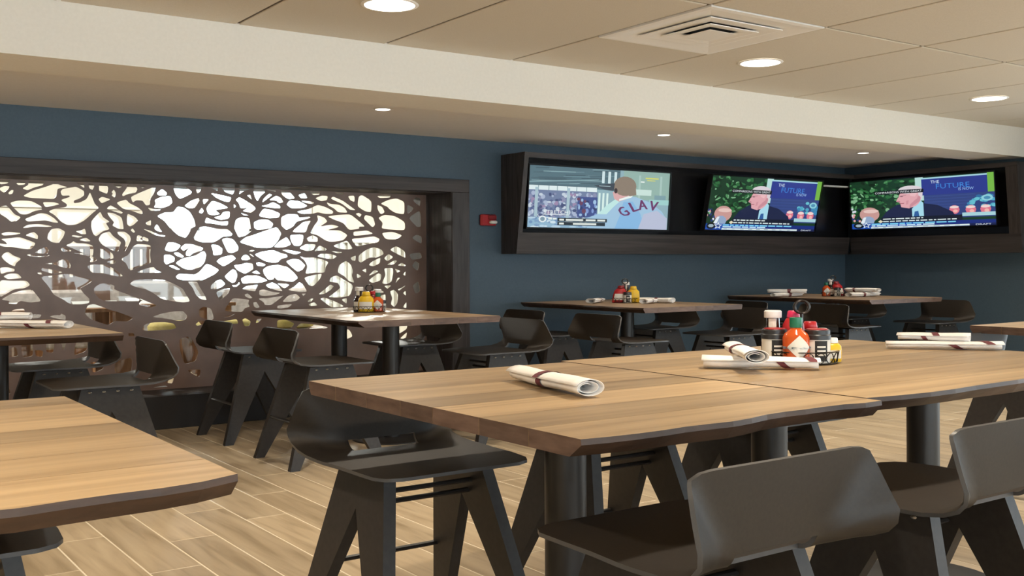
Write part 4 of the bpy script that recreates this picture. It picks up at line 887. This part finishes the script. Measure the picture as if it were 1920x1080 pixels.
ANG = math.atan2(-FY_, -FX)      # toward the entrance
def spot(c, l, d): return (c[0]+RX*l+FX*d, c[1]+RY*l+FY_*d, T+.0055)
def curved(mb, r, z0, z1, a0, a1, n=8, mi=0, ring=.0006):
    """a label wrapped on a bottle"""
    vs = []; fs = []
    for i in range(n+1):
        a = ANG+a0+(a1-a0)*i/n
        for z in (z0, z1): vs.append(((r+ring)*math.cos(a), (r+ring)*math.sin(a), z))
    for i in range(n): fs.append((2*i, 2*i+2, 2*i+3, 2*i+1))
    return mb.add(vs, fs, mi)
def wrap_text(s, r, z, h, m, parent, width, name='lettering', ring=.0014):
    vs, fs = text_tris(s); mx = max(p[0] for p in vs)
    out = []
    for a, b_ in vs:
        th = (a/mx-.5)*width; ang = ANG+th/(r*S)*S; out.append(((r+ring)*math.cos(ang), (r+ring)*math.sin(ang), z+b_*h))
    return MB().add(out, fs).build(name, m, parent)
def hot_sauce(p, k, label):
    t = thing('hot_sauce_bottle', p, 0, label, 'bottle', 'hot sauce bottles')
    MB().lathe(0, 0, [(.028*k, 0), (.031*k, .004*k), (.031*k, .108*k), (.027*k, .124*k), (.0155*k, .140*k), (.013*k, .150*k), (.013*k, .165*k)], 24).build('bottle', M['hot_sauce'], t, 50)
    MB().lathe(0, 0, [(.0145*k, .150*k), (.0150*k, .154*k), (.0150*k, .190*k), (.013*k, .192*k)], 20).build('cap', M['green_cap'], t, 40)
    lab = MB(); n = 12; vs = []; fs = []
    for i in range(n+1):
        u = i/n*2-1; a = ANG+u*.95
        for q in (-1, 1):
            zz = .070*k+q*(.050*k)*(1-abs(u)**1.0) ; vs.append((.0318*k*math.cos(a), .0318*k*math.sin(a), zz))
    for i in range(n): fs.append((2*i, 2*i+2, 2*i+3, 2*i+1))
    lab.add(vs, fs).build('diamond_label', M['label_white'], t)
    wrap_text('TABASCO', .0318*k, .063*k, .013*k, M['print_blue'], t, 1.35)
    return t
def seasoning_jar(p, k, label, ring=M['red']):
    t = thing('seasoning_jar', p, 0, label, 'jar', 'black lidded seasoning jars')
    MB().lathe(0, 0, [(.031*k, 0), (.033*k, .003), (.033*k, .112*k), (.030*k, .116*k)], 28).build('body', M['label_white'], t, 40)
    MB().lathe(0, 0, [(.0345*k, .108*k), (.0345*k, .128*k), (.0325*k, .132*k), (.0325*k, .150*k), (.031*k, .153*k)], 28).build('lid', M['jar_black'], t, 40)
    MB().lathe(0, 0, [(.028*k, .1525*k), (.028*k, .156*k), (.02*k, .158*k)], 24).build('lid_top', ring, t, 40)
    q = MB(); curved(q, .033*k, .010*k, .104*k, -.45, .55); q.build('front_label', M['label_black'], t)
    q = MB()
    for z in (.036, .054, .072): curved(q, .0337*k, z*k, (z+.008)*k, -.28, .38)
    q.build('label_print', M['label_white'], t)
    return t
def steak_sauce(p, k, label):
    t = thing('steak_sauce_bottle', p, 0, label, 'bottle', 'brown sauce bottles')
    MB().lathe(0, 0, [(.030*k, 0), (.032*k, .004), (.032*k, .105*k), (.026*k, .128*k), (.0185*k, .150*k), (.0175*k, .215*k)], 24).build('bottle', M['sauce_brown'], t, 50)
    MB().lathe(0, 0, [(.023*k, .205*k), (.0235*k, .208*k), (.0235*k, .236*k), (.021*k, .240*k)], 24).build('cap', M['white_cap'], t, 40)
    q = MB(); curved(q, .0185*k, .160*k, .202*k, -.9, .25); q.build('neck_label', M['label_white'], t)
    q = MB(); curved(q, .032*k, .02*k, .098*k, -1.0, .9); q.build('front_label', M['label_white'], t)
    return t
def squeeze(name, p, k, body, cap, label, h=.15, w=.032, lab=True, lean=0.0):
    t = thing(name, p, ANG-PI/2, label, 'bottle', 'squeeze bottles')
    def ln(mb): mb.v = [(x+z*lean, y, z) for x, y, z in mb.v]; return mb
    ln(MB().lathe(0, 0, [(w*k*.92, 0), (w*k, .006), (w*k*1.02, h*.55*k), (w*k*.95, h*.82*k), (w*k*.66, h*.96*k), (w*k*.42, h*k)], 28, ey=.62)).build('bottle', body, t, 50)
    ln(MB().lathe(0, 0, [(w*k*.56, h*.985*k), (w*k*.58, h*1.0*k), (w*k*.50, (h+.026)*k), (w*k*.42, (h+.030)*k)], 22, ey=.8)).build('cap', cap, t, 40)
    if lab:
        q = MB(); vs = []; fs = []
        for i in range(9):
            a = PI/2-.9+1.8*i/8
            for z in (h*.18*k, h*.62*k): vs.append((1.035*w*k*math.cos(a), 1.035*w*k*.62*math.sin(a), z))
        for i in range(8): fs.append((2*i, 2*i+2, 2*i+3, 2*i+1))
        ln(q.add(vs, fs)).build('front_label', M['label_white'], t)
    return t

c = (2.215, 1.815); caddy(*c, .093, 'round wire caddy on the front tables holding hot sauce and seasoning jars', .262)
hot_sauce(spot(c, -.030, -.054), 1.10, 'nearest hot sauce bottle with green cap and white diamond label')
seasoning_jar(spot(c, -.073, -.004), 1.0, 'black lidded seasoning jar left of the nearest hot sauce bottle')
seasoning_jar(spot(c, .030, -.036), 1.0, 'black lidded seasoning jar right of the nearest hot sauce bottle')
steak_sauce(spot(c, -.064, .048), .98, 'white capped brown sauce bottle at back left of the front caddy')
squeeze('ketchup_bottle', spot(c, -.014, .030), 1.0, M['red'], M['magenta'], 'red squeeze bottle with magenta cap behind the nearest hot sauce', .205, .030)
squeeze('ketchup_bottle', spot(c, .042, .070), 1.0, M['red_dark'], M['red'], 'dark red squeeze bottle at the back right of the front caddy', .150, .034)
squeeze('mayonnaise_bottle', spot(c, .060, .022), .9, M['cream_plastic'], M['white_cap'], 'cream squeeze bottle at right in the front caddy', .140, .030)
squeeze('mustard_bottle', spot(c, .080, -.012), .8, M['yellow'], M['white_cap'], 'mustard yellow squeeze bottle at far right of the front caddy', .110, .026)

c = (2.66, 5.12); caddy(*c, .088, 'wire caddy with yellow bottle on the middle table before the screen', .235)
steak_sauce(spot(c, -.055, .0), .98, 'white capped brown bottle at left in the middle table caddy')
squeeze('mustard_bottle', spot(c, -.012, -.042), 1.25, M['yellow'], M['yellow'], 'yellow squeeze bottle facing front in the middle table caddy', .125, .034)
squeeze('ketchup_bottle', spot(c, .012, .035), 1.0, M['red_dark'], M['red'], 'dark red squeeze bottle behind the yellow one on the middle table', .165, .036)
hot_sauce(spot(c, .050, -.022), .95, 'green capped hot sauce bottle in the middle table caddy')
steak_sauce(spot(c, .040, .045), .88, 'white capped brown bottle at the back of the middle table caddy')
seasoning_jar(spot(c, .066, .012), .70, 'small black lidded jar at right in the middle table caddy')

c = (4.545, 5.16); caddy(*c, .085, 'wire caddy on the far table under the baseball television', .25)
squeeze('ketchup_bottle', spot(c, -.050, -.02), 1.0, M['red'], M['red_dark'], 'red squeeze bottle at left in the caddy under the baseball television', .165, .040, lean=-.12)
steak_sauce(spot(c, .008, .020), .98, 'white capped brown bottle in the caddy under the baseball television')
squeeze('mustard_bottle', spot(c, .052, -.02), 1.1, M['yellow'], M['yellow'], 'yellow squeeze bottle at right in the caddy under the baseball television', .140, .036, lab=False)
seasoning_jar(spot(c, .010, -.052), .80, 'white labelled jar at front of the caddy under the baseball television')

c = (6.55, 5.07); caddy(*c, .085, 'wire caddy on the farthest table in the television corner', .25)
hot_sauce(spot(c, -.058, -.02), .95, 'hot sauce bottle at left in the farthest table caddy')
steak_sauce(spot(c, -.012, .02), .95, 'brown sauce bottle in the middle of the farthest table caddy')
squeeze('ketchup_bottle', spot(c, .050, .0), 1.0, M['red'], M['red_dark'], 'red squeeze bottle leaning right in the farthest table caddy', .165, .038, lean=.15)
seasoning_jar(spot(c, .015, -.055), .75, 'small dark jar at front of the farthest table caddy')

# ---------------------------------------------------------------- seen through the screen: the other dining room
def wooden_stool(x, y, label):
    t = thing('wooden_stool', (x, y, 0), .2, label, 'stool', 'wooden stools beyond the screen')
    for a, b_ in ((-1, -1), (1, -1), (1, 1), (-1, 1)):
        q = MB().hexa([(a*.19-.022, b_*.17-.022, 0), (a*.19+.022, b_*.17-.022, 0), (a*.19+.022, b_*.17+.022, 0), (a*.19-.022, b_*.17+.022, 0),
                       (a*.13-.028, b_*.12-.028, .70), (a*.13+.028, b_*.12-.028, .70), (a*.13+.028, b_*.12+.028, .70), (a*.13-.028, b_*.12+.028, .70)])
        q.build('leg', M['brown_wood'], t)
    MB().bbox(-.19, .19, -.17, .17, .68, .72, .006).build('seat_frame', M['brown_wood'], t)
    for yy in (-.15, .15): MB().box(-.17, .17, yy-.012, yy+.012, .25, .29).build('stretcher', M['brown_wood'], t)
    MB().lathe(0, 0, [(.15, .72), (.185, .745), (.19, .81), (.17, .85), (.12, .87)], 28, ey=.9).build('seat_pad', M['cushion'], t, 50, label='mustard yellow seat pad')
    return t
wooden_stool(2.36, 7.55, 'left yellow padded wooden stool seen through the screen')
wooden_stool(2.80, 7.55, 'middle yellow padded wooden stool seen through the screen')
wooden_stool(3.24, 7.55, 'right yellow padded wooden stool seen through the screen behind the middle table')
def far_table(x0, x1, y0, y1, label):
    t = thing('dining_table', ((x0+x1)/2, (y0+y1)/2, 0), 0, label, 'table', 'tables beyond the screen')
    hx, hy = (x1-x0)/2, (y1-y0)/2
    MB().bbox(-hx, hx, -hy, hy, 1.02, 1.07, .008).build('tabletop', M['brown_wood'], t)
    for a in (-1, 1):
        for b_ in (-1, 1): MB().box(a*(hx-.08)-.05, a*(hx-.08)+.05, b_*(hy-.07)-.04, b_*(hy-.07)+.04, 0, 1.02).build('leg', M['brown_wood'], t)
    return t
far_table(1.25, 2.05, 7.4, 8.1, 'brown wooden table with white menus seen through the left of the screen')
far_table(2.12, 2.95, 7.9, 8.6, 'brown wooden table with white menus seen through the screen centre')
mi = 0
for x, y, lb in ((1.42, 7.62, 'white menu on the brown table at far left beyond the screen'), (1.83, 7.6, 'white menu standing right on the left brown table beyond the screen'),
              (2.32, 8.1, 'left white menu on the centre brown table beyond the screen'), (2.68, 8.1, 'right white menu on the centre brown table beyond the screen')):
    t = thing('menu', (x, y, 1.07), 0, lb, 'menu', 'menus beyond the screen')
    MB().hexa([(-.15, -.06, 0), (.15, -.06, 0), (.15, -.055, 0), (-.15, -.055, 0), (-.15, .04, .075), (.15, .04, .075), (.15, .045, .075), (-.15, .045, .075)]).build('card', M['paper'], t)
    MB().hexa([(-.03, -.045, .0065), (.07, -.045, .0065), (.07, -.0445, .011), (-.03, -.0445, .011), (-.03, .025, .060), (.07, .025, .060), (.07, .026, .064), (-.03, .026, .064)]).build('print', M['print_blue'], t)
def booth(x0, x1, y, z1, label):
    t = thing('booth_bench', ((x0+x1)/2, y, 0), 0, label, 'bench', 'grey booths beyond the screen')
    h = (x1-x0)/2
    MB().bbox(-h, h, .0, .16, .45, z1, .04).build('backrest', M['booth_grey'], t, 40)
    MB().bbox(-h, h, -.50, .02, .42, .56, .03).build('seat', M['booth_grey'], t, 40)
    MB().box(-h+.02, h-.02, -.46, .14, 0, .42).build('plinth', M['brown_wood'], t)
    return t
booth(1.1, 2.2, 9.2, 1.22, 'grey booth bench against the far wall at left beyond the screen')
booth(2.35, 3.25, 9.15, 1.34, 'grey booth bench beyond the screen below the bright window')
booth(3.3, 4.2, 9.3, 1.18, 'low grey booth bench beyond the screen right of centre')
t = thing('slat_divider', (2.22, 9.75, 0), 0, 'divider of upright brown slats seen through the screen trunk', 'divider')
MB().box(-.40, .62, -.03, .03, 0, 1.40).build('base_panel', M['slat_dark'], t)
for i in range(12): MB().box(-.40+i*.086, -.355+i*.086, -.03, .03, 1.40, 1.84).build('slat', M['slat_dark'], t)
MB().box(-.40, .62, -.035, .035, 1.84, 1.88).build('top_rail', M['slat_dark'], t)
t = thing('vertical_blind', (5.32, 10.44, 0), 0, 'white vertical blind hanging on the far wall beyond the screen', 'blind')
for i in range(16):
    q = MB().box(-.045, .045, -.002, .002, .45, 2.0).turn(.55, 0, 0, 0, -.66+i*.088, 0); q.build('slat', M['blind'], t)
MB().box(-.72, .72, -.03, .062, 2.0, 2.06).build('head_rail', M['white_metal'], t)
for x, y, lb in ((1.2, 8.6, 'added unseen ceiling lamp brightening the dining room beyond, left'), (4.4, 8.4, 'added unseen ceiling lamp brightening the dining room beyond, right'), (7.0, 8.4, 'added unseen ceiling lamp brightening the dining room beyond, far right')):
    d = thing('recessed_lamp', (x, y, 3.298), 0, lb, 'ceiling lamp', 'added lamps in the far dining room')
    link('trim_ring', ring, d); link('lens', lens, d); lamp('lamp_light', d, (0, 0, -.12), FAR_W, (1, .95, .88), .09, kind='POINT')  # out-of-view lamps added to light the far walls and ceiling evenly
